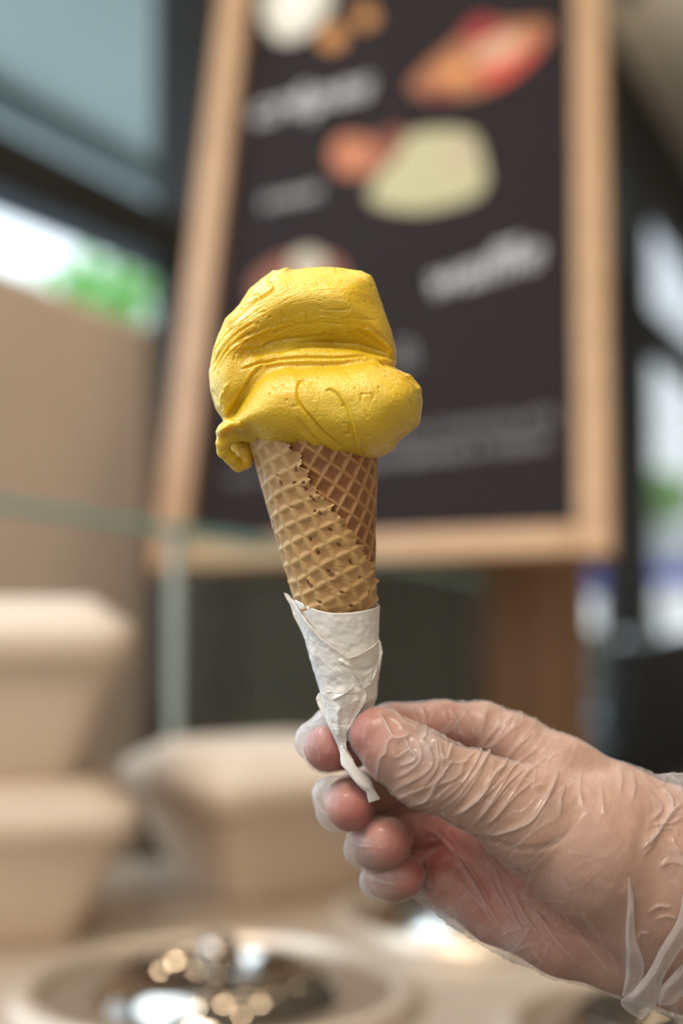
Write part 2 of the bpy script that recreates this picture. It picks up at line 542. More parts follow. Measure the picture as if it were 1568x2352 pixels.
# ================================================================== COUNTER
CZ = 1.0
ct = empty('counter', (0, 1.0, 0), 'steel topped gelato counter with round wells at the bottom', 'counter')
box('worktop', (0.25, 0.98, CZ - 0.02), (1.9, 0.68, 0.04), M['steel'], ct, 0.006)
box('cabinet_body', (0.25, 0.98, 0.48), (1.8, 0.6, 0.96), M['dark'], ct, 0.004)

def well_lid(x, y, rr, ri, label):
    t = empty('well_lid', (x, y, CZ), label, 'lid', 'round steel lids on the counter')
    lathe('well_ring', [(rr - 0.016, 0.001), (rr - 0.014, 0.010), (rr - 0.006, 0.014), (rr, 0.010), (rr + 0.003, 0.001)], (x, y, CZ), M['steel'], t, 96)
    lathe('well_plate', [(rr - 0.016, 0.004), (ri + 0.018, 0.004), (ri + 0.010, 0.003)], (x, y, CZ), M['brown_steel'], t, 96)
    lathe('lid', [(ri + 0.013, 0.004), (ri + 0.010, 0.008), (ri, 0.017), (ri - 0.006, 0.020), (ri - 0.012, 0.017), (ri - 0.02, 0.009), (ri * 0.5, 0.006), (0.016, 0.006), (0.0, 0.006)], (x, y, CZ), M['mirror'], t, 96)
    lathe('knob', [(0.007, 0.006), (0.006, 0.018), (0.013, 0.024), (0.015, 0.03), (0.012, 0.036), (0.0, 0.039)], (x, y, CZ), M['mirror'], t, 40)
    return t
well_lid(-0.075, 0.875, 0.122, 0.062, 'round polished steel lid nearest the foam boxes at the bottom left')
well_lid(0.10, 1.07, 0.108, 0.066, 'round polished steel lid behind the fingers in the middle')
well_lid(0.19, 0.79, 0.105, 0.060, 'round polished steel lid at the bottom right under the wrist')

# ================================================================== FOAM BOXES
def tub(cx, cy, z0, w_, d_, h, rz, label, name='foam_box'):
    """tapered foam box: narrow base, flared rim, raised lid with sloping shoulders"""
    t = empty(name, (cx, cy, z0), label, 'box', 'white foam takeaway boxes', rz)
    def rings(rs):
        V, Fc = [], []
        n = 40
        for (sw, sd, z, rad) in rs:
            for i in range(n):
                a = 2 * math.pi * i / n
                ca, sa = math.cos(a), math.sin(a)
                e = 2.0 / rad
                x = sw / 2 * math.copysign(abs(ca) ** e, ca)
                y = sd / 2 * math.copysign(abs(sa) ** e, sa)
                V.append((x, y, z))
        m = len(rs)
        for k in range(m - 1):
            for i in range(n):
                j = (i + 1) % n
                Fc.append([k * n + i, k * n + j, (k + 1) * n + j, (k + 1) * n + i])
        V.append((0, 0, rs[0][2])); V.append((0, 0, rs[-1][2]))
        for i in range(n):
            j = (i + 1) % n
            Fc.append([j, i, m * n, m * n]); Fc.append([(m - 1) * n + i, (m - 1) * n + j, m * n + 1, m * n + 1])
        me = bpy.data.meshes.new('part')
        me.from_pydata(V, [], [tuple(dict.fromkeys(f)) for f in Fc])
        me.polygons.foreach_set('use_smooth', [True] * len(me.polygons))
        return me
    p = 9
    body = rings([(w_ * .60, d_ * .60, 0.0, p), (w_ * .62, d_ * .62, 0.004, p), (w_ * .90, d_ * .90, h * .60, p), (w_ * .905, d_ * .905, h * .62, p), (w_ * .93, d_ * .93, h * .63, p), (w_ * .93, d_ * .93, h * .645, p)])
    lid = rings([(w_ * .95, d_ * .95, h * .645, p), (w_, d_, h * .66, p), (w_, d_, h * .80, p), (w_ * .985, d_ * .985, h * .84, p), (w_ * .74, d_ * .74, h * .98, p), (w_ * .70, d_ * .70, h, p)])
    for nm, me in (('body', body), ('lid', lid)):
        o = bpy.data.objects.new(nm, me)
        me.materials.append(M['foam'])
        COL.objects.link(o)
        o.parent = t
    return t
tub(-0.062, 1.215, CZ, 0.20, 0.205, 0.118, math.radians(33), 'white foam box with one bluish side standing right behind the fingertips')
tub(-0.262, 1.07, CZ, 0.21, 0.21, 0.113, math.radians(12), 'lower white foam box of the stack at the left edge')
tub(-0.264, 1.07, CZ + 0.113, 0.215, 0.21, 0.128, math.radians(9), 'upper white foam box topping the stack at the left edge')

# ================================================================== GLASS GUARD
gg = empty('glass_guard', (0, 1.42, CZ), 'clear glass display guard with teal edges behind the foam boxes', 'glass guard')
def bar(name, A, B, th, mat, parent, w2=None):
    A, B = Vector(A), Vector(B)
    d = B - A
    R = axes(d, (0, 0, 1)) if abs(d.normalized().z) < 0.9 else axes(d, (0, 1, 0))
    return box(name, (A + B) / 2, (d.length, w2 or th, th), mat, parent, 0.001, R)
g1, g2 = P(-120, 1140, 1.28), P(610, 1248, 1.42)
g3 = P(1110, 1335, 1.60)
bar('glass_edge', g1, g2, 0.010, M['edge'], gg, 0.01)
bar('glass_edge', g2, g3, 0.006, M['edge'], gg, 0.006)
v1, v2 = P(402, 1225, 1.40), P(402, 1225, 1.40)
v2.z = CZ - 0.1
bar('glass_edge', v1, v2, 0.016, M['edge_pale'], gg, 0.012)
def sheet(name, pts, mat, parent):
    bm = bmesh.new()
    f = bm.faces.new([bm.verts.new(p) for p in pts])
    n = f.normal.copy()
    bm.normal_update(); n = f.normal.copy()
    r = bmesh.ops.extrude_face_region(bm, geom=[f])
    bmesh.ops.translate(bm, vec=n * 0.005, verts=[v for v in r['geom'] if isinstance(v, bmesh.types.BMVert)])
    bmesh.ops.recalc_face_normals(bm, faces=bm.faces)
    me = bpy.data.meshes.new(name); bm.to_mesh(me); bm.free()
    return link(name, me, mat, parent)
v4 = g3.copy(); v4.z = CZ - 0.1
g2b = g2.copy(); g2b.z = v2.z
sheet('pane', [v1, g3 , v4, v2], M['glass'], gg)

# ================================================================== LAMPS
def downlight(x, y, z, watts, i):
    t = empty('ceiling_lamp', (x, y, z), 'small round black ceiling lamp with a warm bulb', 'lamp', 'ceiling lamps')
    lathe('housing', [(0.0, 0.0), (0.05, 0.0), (0.055, -0.08), (0.048, -0.08), (0.04, -0.02), (0.0, -0.02)], (x, y, z), M['black'], t, 24)
    ld = bpy.data.lights.new('bulb', 'SPOT')
    ld.energy = watts
    ld.spot_size = math.radians(150)
    ld.spot_blend = 0.5
    ld.shadow_soft_size = 0.045
    ld.color = (1.0, 0.84, 0.62)
    lo = bpy.data.objects.new('bulb', ld)
    COL.objects.link(lo)
    lo.location = (0, 0, -0.10)
    lo.parent = t
k = 0
for (x, y) in [(-1.0, 1.6), (-0.5, 1.9), (0.1, 1.7), (0.6, 2.2), (1.2, 2.4), (-0.6, 3.0), (0.2, 3.2), (0.9, 3.6), (1.6, 4.0), (1.2, 1.2), (0.1, 0.9), (-0.7, 0.7), (0.8, 0.2), (-0.1, 4.6), (1.9, 5.5), (1.4, 6.8)]:
    downlight(x, y, 4.20, 14, k)
    k += 1

# ================================================================== SHAPE TOOLS (signed distance -> mesh)
def grid3(lo, hi, h):
    n = [int(math.ceil((hi[i] - lo[i]) / h)) + 1 for i in range(3)]
    ax = [np.asarray(lo[i] + h * np.arange(n[i]), np.float32) for i in range(3)]
    return ax, n

def seg_dist(ax, a, b, ra, rb, sq=1.0):
    """tapered capsule on the grid; sq stretches w so the section can be flattened"""
    X, Y, Z = ax[0][:, None, None], ax[1][None, :, None], ax[2][None, None, :]
    bx, by, bz = b[0] - a[0], b[1] - a[1], (b[2] - a[2]) / sq
    L = bx * bx + by * by + bz * bz + 1e-9
    t = ((X - a[0]) * (bx / L) + (Y - a[1]) * (by / L)) + ((Z - a[2]) / sq) * (bz / L)
    np.clip(t, 0, 1, out=t)
    d = ((X - a[0]) - bx * t) ** 2
    d += ((Y - a[1]) - by * t) ** 2
    d += ((Z - a[2]) / sq - bz * t) ** 2
    np.sqrt(d, out=d)
    d -= ra + (rb - ra) * t
    return d

def smin(a, b, k):
    h = np.clip(k - np.abs(a - b), 0, None)
    return np.minimum(a, b) - h * h * (0.25 / k)

def chain(ax, js, k=14, sq=1.0):
    f = None
    for a, b in zip(js[:-1], js[1:]):
        d = seg_dist(ax, a, b, a[3], b[3], sq)
        f = d if f is None else smin(f, d, k)
    return f

def upsample(Fd, ax):
    for i in range(3):
        n = Fd.shape[i]
        A = np.moveaxis(Fd, i, 0)
        out = np.empty((2 * n - 1,) + A.shape[1:], np.float32)
        out[0::2] = A
        mid = 0.5 * (A[:-1] + A[1:])
        if n > 3:
            mid[1:-1] = (-A[:-3] + 9 * A[1:-2] + 9 * A[2:-1] - A[3:]) / 16
        out[1::2] = mid
        Fd = np.moveaxis(out, 0, i)
        a = ax[i]
        na = np.empty(2 * n - 1, np.float32)
        na[0::2] = a; na[1::2] = 0.5 * (a[:-1] + a[1:])
        ax = ax[:i] + [na] + ax[i + 1:]
    return np.ascontiguousarray(Fd), ax

def surface_nets(Fd, ax):
    h = float(ax[0][1] - ax[0][0])
    org = np.array([ax[0][0], ax[1][0], ax[2][0]])
    Sg = Fd < 0
    nx, ny, nz = Fd.shape
    c = np.zeros((nx - 1, ny - 1, nz - 1), np.uint8)
    offs = [(i, j, k) for i in (0, 1) for j in (0, 1) for k in (0, 1)]
    for (i, j, k) in offs:
        c += Sg[i:nx - 1 + i, j:ny - 1 + j, k:nz - 1 + k]
    act = np.argwhere((c > 0) & (c < 8))
    idx = np.full((nx - 1, ny - 1, nz - 1), -1, np.int32)
    idx[act[:, 0], act[:, 1], act[:, 2]] = np.arange(len(act))
    vals = {o: Fd[act[:, 0] + o[0], act[:, 1] + o[1], act[:, 2] + o[2]] for o in offs}
    acc = np.zeros((len(act), 3)); cnt = np.zeros(len(act))
    for o in offs:
        for d in range(3):
            if o[d] == 0:
                q = list(o); q[d] = 1; q = tuple(q)
                va, vb = vals[o], vals[q]
                m = (va < 0) != (vb < 0)
                t = np.where(m, va / np.where(m, va - vb, 1), 0)
                p = np.repeat(np.array(o, float)[None], len(act), 0)
                p[:, d] += t
                acc += p * m[:, None]; cnt += m
    V = org + (act + acc / cnt[:, None]) * h
    Q = []
    for d in range(3):
        A = np.moveaxis(Sg, d, 0); I = np.moveaxis(idx, d, 0)
        ch = A[:-1, 1:-1, 1:-1] != A[1:, 1:-1, 1:-1]
        w = np.argwhere(ch)
        ins = A[:-1, 1:-1, 1:-1][ch]
        x, y, z = w[:, 0], w[:, 1], w[:, 2]
        q = np.stack([I[x, y, z], I[x, y + 1, z], I[x, y + 1, z + 1], I[x, y, z + 1]], 1)
        fl = ins if d != 1 else ~ins
        q[~fl] = q[~fl][:, ::-1]
        Q.append(q)
    Q = np.concatenate(Q)
    Q = Q[(Q >= 0).all(1)]
    return V, Q

def vnormals(V, Q):
    a, b = V[Q[:, 2]] - V[Q[:, 0]], V[Q[:, 3]] - V[Q[:, 1]]
    n = np.cross(a, b)
    out = np.zeros_like(V)
    for k in range(4):
        for d in range(3):
            out[:, d] += np.bincount(Q[:, k], n[:, d], len(V))
    return out / (np.linalg.norm(out, axis=1)[:, None] + 1e-12)

def relax(V, Q, it=2, lam=0.5):
    E = np.concatenate([Q[:, [0, 1]], Q[:, [1, 2]], Q[:, [2, 3]], Q[:, [3, 0]]])
    deg = np.bincount(E[:, 0], minlength=len(V)) + np.bincount(E[:, 1], minlength=len(V))
    for _ in range(it):
        acc = np.stack([np.bincount(E[:, 0], V[E[:, 1], d], len(V)) + np.bincount(E[:, 1], V[E[:, 0], d], len(V)) for d in range(3)], 1)
        V = V * (1 - lam) + lam * acc / np.maximum(deg, 1)[:, None]
    return V

def blur2(A, it):
    for _ in range(it):
        Pd = np.pad(A, 1, mode='edge')
        A = (Pd[:-2, 1:-1] + Pd[2:, 1:-1] + Pd[1:-1, :-2] + Pd[1:-1, 2:] + 4 * Pd[1:-1, 1:-1]) / 8
    return A

def poly_sd(pts, X, Y):
    """signed distance to a closed outline: positive inside"""
    pts = np.array(pts, float)
    n = len(pts)
    d2 = np.full(X.shape, 1e12); ins = np.zeros(X.shape, bool)
    for i in range(n):
        a, b = pts[i], pts[(i + 1) % n]
        e = b - a
        t = np.clip(((X - a[0]) * e[0] + (Y - a[1]) * e[1]) / (e @ e + 1e-9), 0, 1)
        d2 = np.minimum(d2, (X - a[0] - e[0] * t) ** 2 + (Y - a[1] - e[1] * t) ** 2)
        if a[1] != b[1]:
            c = ((a[1] > Y) != (b[1] > Y)) & (X < (b[0] - a[0]) * (Y - a[1]) / (b[1] - a[1]) + a[0])
            ins ^= c
    d = np.sqrt(d2)
    return np.where(ins, d, -d)

def spline(pts, n=8):
    """Catmull-Rom through the points"""
    p = np.array(pts, float)
    p = np.vstack([2 * p[0] - p[1], p, 2 * p[-1] - p[-2]])
    out = []
    for i in range(1, len(p) - 2):
        for t in np.linspace(0, 1, n, endpoint=False):
            out.append(0.5 * ((2 * p[i]) + (-p[i - 1] + p[i + 1]) * t + (2 * p[i - 1] - 5 * p[i] + 4 * p[i + 1] - p[i + 2]) * t * t + (-p[i - 1] + 3 * p[i] - 3 * p[i + 1] + p[i + 2]) * t ** 3))
    out.append(p[-2])
    return np.array(out)

def curve_field(V, pts, width, sel=None, asym=0.0):
    """ridge profile 0..1 around a traced curve, fading at its ends"""
    c = spline(pts, 5)
    r = width * 3.2
    lo, hi = c.min(0) - r, c.max(0) + r
    m = (V[:, 0] > lo[0]) & (V[:, 0] < hi[0]) & (V[:, 1] > lo[1]) & (V[:, 1] < hi[1])
    if sel is not None: m &= sel
    ii = np.nonzero(m)[0]
    out = np.zeros(len(V), np.float32)
    if len(ii) == 0: return out
    q = V[ii, :2]
    best = np.full(len(ii), 1e12); par = np.zeros(len(ii)); side = np.zeros(len(ii))
    L = len(c) - 1
    for i in range(L):
        a, b = c[i], c[i + 1]
        e = b - a
        t = np.clip(((q - a) @ e) / (e @ e + 1e-9), 0, 1)
        dd = q - a - t[:, None] * e
        d2 = (dd ** 2).sum(1)
        w = d2 < best
        best[w] = d2[w]; par[w] = (i + t[w]) / L
        side[w] = np.sign(e[0] * dd[w, 1] - e[1] * dd[w, 0])
    d = np.sqrt(best)
    x = d / width
    if asym: x = x * np.where(side > 0, 1.0, 1 + asym)
    fade = np.clip(np.minimum(par, 1 - par) * 5, 0, 1) ** 0.7
    out[ii] = np.exp(-x * x) * fade
    return out

def vnoise(Pn, seed):
    """smooth value noise at points (N,3)"""
    Pi = np.floor(Pn).astype(np.int64)
    f = Pn - Pi
    f = f * f * (3 - 2 * f)
    def hsh(a, b, c):
        x = (a * 73856093) ^ (b * 19349663) ^ (c * 83492791) ^ (seed * 2654435761)
        x = (x ^ (x >> 13)) * 1274126177
        x = x ^ (x >> 16)
        return (x & 0xffff) / 65535.0
    out = 0
    for i in (0, 1):
        for j in (0, 1):
            for k in (0, 1):
                w = (f[:, 0] if i else 1 - f[:, 0]) * (f[:, 1] if j else 1 - f[:, 1]) * (f[:, 2] if k else 1 - f[:, 2])
                out = out + w * hsh(Pi[:, 0] + i, Pi[:, 1] + j, Pi[:, 2] + k)
    return out * 2 - 1

def z1(pts, ox, oy, s=2.6133):
    return [(ox + x / s, oy + y / s) for x, y in pts]

# ================================================================== ICE CREAM CONE
AXT = np.array([731.0, 1040.0, 10.0])                       # axis at the mouth of the cone
AXD = np.array([43.0, 350.0, 0.0]); AXD /= np.linalg.norm(AXD)
SLEN = 900.0                                                # slant distance apex to mouth
HALF = math.atan(0.1605)
EX = np.array([AXD[1], -AXD[0], 0.0])                       # to the right, square to the axis
EW = np.array([0.0, 0.0, 1.0])
def cone_pt(th, s, off):
    """th = angle round the axis (0 faces the camera, + to the right), s = distance down from the mouth, off = outward"""
    r = 144.0 - 0.158 * s + off
    c, sn = np.cos(th), np.sin(th)
    return AXT + s[..., None] * AXD + (r * sn)[..., None] * EX - (r * c)[..., None] * EW

def lattice(U, Vv, rot, cell, rib, sf=1.6):
    c, s_ = math.cos(rot), math.sin(rot)
    a = (U * c + Vv * s_) / cell
    b = (-U * s_ + Vv * c) / cell
    da = np.abs(a - np.round(a)) * cell
    db = np.abs(b - np.round(b)) * cell
    ra = 1 / (1 + np.exp((da - rib) / sf)); rb = 1 / (1 + np.exp((db - rib) / sf))
    return np.maximum(ra, rb), a, b

def unroll(th, s):
    k = math.sin(HALF)
    R_ = 144.0 / math.tan(HALF) / math.cos(HALF) - s
    return R_ * np.sin(th * k), 900 - R_ * np.cos(th * k)

cone = empty('ice_cream_cone', hero_world([AXT + AXD * 800])[0].tolist(), 'waffle cone with a big yellow scoop held up in the gloved hand', 'ice cream cone')

def grid_faces(nu, nv, wrap=False):
    i = np.arange(nu - (0 if wrap else 1)); j = np.arange(nv - 1)
    I, Jj = np.meshgrid(i, j, indexing='ij')
    I2 = (I + 1) % nu
    return np.stack([I * nv + Jj, I2 * nv + Jj, I2 * nv + Jj + 1, I * nv + Jj + 1], -1).reshape(-1, 4)

# inner wrap: whole cone, darker diamond lattice
nth, ns = 520, 330
TH, SS = np.meshgrid(np.linspace(-math.pi, math.pi, nth, endpoint=False), np.linspace(-50, 610, ns), indexing='ij')
U_, V_ = unroll(TH, SS)
Lh, _, _ = lattice(U_, V_, math.radians(40), 35.0, 4.2)
w_ = vnoise(np.stack([U_.ravel() * .02, V_.ravel() * .02, 0 * U_.ravel()], 1), 3).reshape(TH.shape)
Pin = cone_pt(TH, SS, -9 + 6.0 * Lh + 2 * w_ + -18 * np.clip((SS - 352) / 36, 0, 1))
me = np_mesh('inner_wrap', hero_world(Pin.reshape(-1, 3)), grid_faces(nth, ns, True))
add_attr(me, 'rib', Lh.ravel())
inner = link('inner_wrap', me, None, cone)
inner['label'] = 'darker brown inner layer of the rolled wafer'

# outer wrap: starts at a torn diagonal edge and runs round the left side to the back
def edge_theta(s):
    """angle of the torn edge at slant distance s"""
    pts = np.array([(-40, 640), (0, 690), (20, 697), (45, 706), (62, 716), (85, 722), (100, 742), (125, 760), (150, 778), (165, 788), (182, 798), (208, 818), (232, 826), (255, 842), (270, 850), (300, 853), (330, 866), (380, 880), (820, 905)], float)
    x = np.interp(s, pts[:, 0], pts[:, 1])
    y = AXT[1] + s * AXD[1]
    cx = AXT[0] + s * AXD[0]
    r = 144.0 - 0.158 * s
    jag = 4.5 * np.sin(s * 0.17) + 3.5 * np.sin(s * 0.31 + 1) + 2.0 * np.sin(s * 0.71 + 2)
    return np.arcsin(np.clip((x + jag - cx) / r, -0.97, 0.97))
nt_, nv_ = 460, 330
sl = np.linspace(-45, 600, nv_)
te = edge_theta(sl)
tt = np.linspace(0, 1, nt_) ** 1.0
TH = te[None, :] - tt[:, None] * (te[None, :] + 3.6)
SS = np.repeat(sl[None], nt_, 0)
U_, V_ = unroll(TH, SS)
w1 = vnoise(np.stack([U_.ravel() * .011, V_.ravel() * .011, 0 * U_.ravel()], 1), 11).reshape(TH.shape)
w2 = vnoise(np.stack([U_.ravel() * .06, V_.ravel() * .06, 0 * U_.ravel()], 1), 12).reshape(TH.shape)
Lh, la, lb = lattice(U_ + 5 * w1, V_ + 5 * w1, math.radians(-21), 37.5, 5.8, 2.4)
# little air holes beside some ribs
holes = np.zeros_like(TH)
for (hx, hy, rx, ry, an) in [(712, 1330, 4, 9, -20), (718, 1337, 5, 5, 0), (756, 1308, 3.5, 8, -30), (763, 1318, 8, 5, 40), (733, 1262, 3.5, 8, 0), (778, 1252, 3, 6, -35), (804, 1293, 3, 8, -25), (824, 1330, 3, 3, 0), (785, 1358, 6, 3, 30), (737, 1374, 6, 3, 35), (805, 1391, 6, 3.5, 30), (759, 1216, 3, 6, -35), (737, 1178, 3.5, 6, -25), (722, 1146, 3, 8, -25), (706, 1121, 3.5, 6, -15), (701, 1107, 4, 3.5, 0), (652, 1103, 3, 8, 0), (645, 1083, 3, 2.5, 0), (716, 1232, 2.5, 5, 0), (681, 1104, 5, 2.5, -15), (685, 1075, 2.5, 8, 10), (842, 1367, 2.5, 3, 0), (717, 1139, 4, 2.5, 0), (726, 1172, 3, 2.5, 0), (675, 1156, 2.5, 2.5, 0)]:
    cx = AXT[0] + (hy - AXT[1]) * AXD[0] / AXD[1]
    s0 = (hy - AXT[1]) / AXD[1]
    th0 = math.asin(max(-0.98, min(0.98, (hx - cx) / (144 - .158 * s0))))
    r0 = 144 - .158 * s0
    du, dv = (TH - th0) * r0, SS - s0
    a = math.radians(an)
    x = (du * math.cos(a) + dv * math.sin(a)) / rx; y = (-du * math.sin(a) + dv * math.cos(a)) / ry
    holes = np.maximum(holes, np.exp(-np.clip((x * x + y * y), 0, 30) ** 2))
edge = np.exp(-((tt[:, None] * (te[None] + 3.6) * (144 - .158 * SS)) / 9.0) ** 2)
off = 3 + 4.4 * Lh + 1.6 * w1 + 0.8 * w2 - 4.5 * holes - 16 * np.clip((SS - 352) / 36, 0, 1) + 3.0 * edge * (0.5 + 0.8 * w2)
Po = cone_pt(TH, SS, off)
Pb = cone_pt(TH, SS, off * 0 - 6 - 16 * np.clip((SS - 352) / 36, 0, 1))
Vall = np.concatenate([Po.reshape(-1, 3), Pb.reshape(-1, 3)])
Fo = grid_faces(nt_, nv_)
n0 = nt_ * nv_
rim = []
for j in range(nv_ - 1):
    rim.append((j, j + 1, n0 + j + 1, n0 + j))
    q = (nt_ - 1) * nv_ + j
    rim.append((q + 1, q, n0 + q, n0 + q + 1))
for i in range(nt_ - 1):
    a = i * nv_; b = (i + 1) * nv_
    rim.append((b, a, n0 + a, n0 + b))
    a += nv_ - 1; b += nv_ - 1
    rim.append((a, b, n0 + b, n0 + a))
me = np_mesh('outer_wrap', hero_world(Vall), np.concatenate([Fo, Fo[:, ::-1] + n0, np.array(rim)]))
add_attr(me, 'rib', np.concatenate([Lh.ravel(), 0 * Lh.ravel()]))
add_attr(me, 'hole', np.concatenate([holes.ravel(), 0 * Lh.ravel()]))
outer = link('outer_wrap', me, None, cone)
outer['label'] = 'pale golden outer layer with a torn diagonal edge'

def wafer_mat(name, low, high, holec):
    m, nt, b = new_mat(name)
    at = N(nt, 'ShaderNodeAttribute', attribute_name='rib')
    ah = N(nt, 'ShaderNodeAttribute', attribute_name='hole')
    tc = N(nt, 'ShaderNodeTexCoord')
    nz = N(nt, 'ShaderNodeTexNoise', Scale=110.0, Detail=5.0)
    nz2 = N(nt, 'ShaderNodeTexNoise', Scale=900.0, Detail=3.0)
    nt.links.new(tc.outputs['Object'], nz.inputs['Vector'])
    nt.links.new(tc.outputs['Object'], nz2.inputs['Vector'])
    mx = N(nt, 'ShaderNodeMix', data_type='RGBA')
    mx.inputs[6].default_value = low + (1,)
    mx.inputs[7].default_value = high + (1,)
    nt.links.new(at.outputs['Fac'], mx.inputs[0])
    mn = N(nt, 'ShaderNodeMix', data_type='RGBA', blend_type='MULTIPLY')
    mn.inputs[0].default_value = 0.55
    rp = N(nt, 'ShaderNodeValToRGB')
    rp.color_ramp.elements[0].position = 0.3; rp.color_ramp.elements[0].color = (0.62, 0.52, 0.42, 1)
    rp.color_ramp.elements[1].position = 0.7; rp.color_ramp.elements[1].color = (1.15, 1.12, 1.05, 1)
    nt.links.new(nz.outputs['Fac'], rp.inputs[0])
    nt.links.new(mx.outputs[2], mn.inputs[6]); nt.links.new(rp.outputs[0], mn.inputs[7])
    mh = N(nt, 'ShaderNodeMix', data_type='RGBA')
    mh.inputs[7].default_value = holec + (1,)
    nt.links.new(ah.outputs['Fac'], mh.inputs[0]); nt.links.new(mn.outputs[2], mh.inputs[6])
    nt.links.new(mh.outputs[2], b.inputs['Base Color'])
    b.inputs['Roughness'].default_value = 0.5
    b.inputs['Subsurface Weight'].default_value = 0.15
    b.inputs['Subsurface Radius'].default_value = (0.004, 0.002, 0.001)
    b.inputs['Subsurface Scale'].default_value = 0.5
    bp = N(nt, 'ShaderNodeBump', Strength=0.25, Distance=0.0003)
    nt.links.new(nz2.outputs['Fac'], bp.inputs['Height'])
    nt.links.new(bp.outputs[0], b.inputs['Normal'])
    return m
inner.data.materials.append(wafer_mat('wafer_dark', (0.27, 0.115, 0.04), (0.50, 0.28, 0.115), (0.2, 0.06, 0.02)))
outer.data.materials.append(wafer_mat('wafer_pale', (0.43, 0.25, 0.105), (0.56, 0.375, 0.16), (0.20, 0.08, 0.025)))

# ---- the scoop
UP = z1([(480, 122), (520, 112), (575, 92), (600, 108), (680, 98), (780, 90), (900, 97), (1020, 115), (1080, 145), (1105, 200), (1150, 330), (1200, 470), (1228, 580), (1225, 650), (1180, 645), (1100, 610), (1000, 580), (850, 560), (700, 568), (560, 610), (450, 670), (380, 770), (310, 905), (250, 985), (200, 1010), (150, 940), (115, 830), (103, 720), (130, 590), (170, 480), (200, 400), (290, 310), (350, 220), (420, 160)], 440, 580)
LO = z1([(440, 705), (500, 685), (560, 675), (700, 668), (800, 672), (900, 665), (1000, 652), (1090, 650), (1200, 695), (1300, 740), (1370, 825), (1382, 900), (1365, 1030), (1300, 1090), (1240, 1140), (1200, 1190), (1150, 1220), (1050, 1250), (950, 1252), (850, 1245), (740, 1232), (650, 1215), (500, 1190), (450, 1170), (400, 1140), (360, 1120), (250, 1120), (180, 1130), (150, 1090), (170, 1045), (210, 1005), (260, 975), (290, 930), (320, 870), (360, 800), (400, 745)], 440, 580)
ax, nn = grid3((455, 590, -230), (1000, 1110, 230), 5.0)
XX, YY = np.meshgrid(ax[0], ax[1], indexing='ij')
def lobe(pts, R, kw, wc, bl=14, tilt=0.0):
    d = poly_sd(pts, XX, YY)
    db = blur2(d, bl)
    d = np.where(d < 12, d, db * np.clip((d - 12) / 20, 0, 1) + d * (1 - np.clip((d - 12) / 20, 0, 1)))
    q = np.clip(R - d, 0, None)[:, :, None].astype(np.float32)
    zc = wc + tilt * (YY - YY.mean())
    Z = (ax[2][None, None, :] - zc[:, :, None]) / kw if not np.isscalar(zc) else (ax[2][None, None, :] - zc) / kw
    return (np.sqrt(q * q + Z.astype(np.float32) ** 2) - R).astype(np.float32)
fu = lobe(UP, 125, 1.22, 5.0 * np.ones_like(XX))
fl_ = lobe(LO, 100, 1.62, -24.0 * np.ones_like(XX))
# the neck between the two folds, set back
NK = z1([(150, 760), (220, 640), (330, 590), (600, 540), (1000, 560), (1190, 620), (1222, 660), (1225, 700), (1100, 760), (700, 800), (480, 860), (370, 930), (270, 985), (205, 1000), (160, 930)], 440, 580)
fn = lobe(NK, 52, 2.55, 10.0 * np.ones_like(XX))
f = smin(fu, fn, 16)
f = smin(f, fl_, 8)
# curled lip hanging at the left
cur = [J(610, 1000, -30, 34), J(566, 988, -52, 24), J(530, 994, -58, 22), J(512, 1018, -50, 15), J(514, 1036, -36, 14), J(530, 1052, -20, 13), J(542, 1066, -4, 12), J(546, 1074, 2, 8)]
f = smin(f, chain(ax, cur, 10), 10)
f = smin(f, chain(ax, [J(548, 1010, 26, 28), J(560, 1040, 22, 22), J(562, 1060, 12, 16), J(548, 1076, 4, 8)], 10), 8)
f, ax2 = upsample(f, ax)
Vg, Qg = surface_nets(f, ax2)
Vg = relax(Vg, Qg, 2)
# one more split so that the grooves have points to sit on
def subdivide(V, Q):
    E = np.sort(np.concatenate([Q[:, [0, 1]], Q[:, [1, 2]], Q[:, [2, 3]], Q[:, [3, 0]]]), 1)
    key = E[:, 0].astype(np.int64) * len(V) + E[:, 1]
    uq, inv = np.unique(key, return_inverse=True)
    a, b = uq // len(V), uq % len(V)
    mid = 0.5 * (V[a] + V[b])
    fc = V[Q].mean(1)
    n = len(V); m = len(uq); q = len(Q)
    e = inv.reshape(4, q) + n
    c = np.arange(q) + n + m
    Qn = np.concatenate([np.stack([Q[:, 0], e[0], c, e[3]], 1), np.stack([e[0], Q[:, 1], e[1], c], 1), np.stack([c, e[1], Q[:, 2], e[2]], 1), np.stack([e[3], c, e[2], Q[:, 3]], 1)])
    Vn = np.concatenate([V, mid, fc])
    return relax(Vn, Qn, 2, 0.4), Qn
Vg, Qg = subdivide(Vg, Qg)
Ng = vnormals(Vg, Qg)
front = Ng[:, 2] < 0.25
disp = np.zeros(len(Vg))
gz = lambda pts: z1(pts, 440, 580)
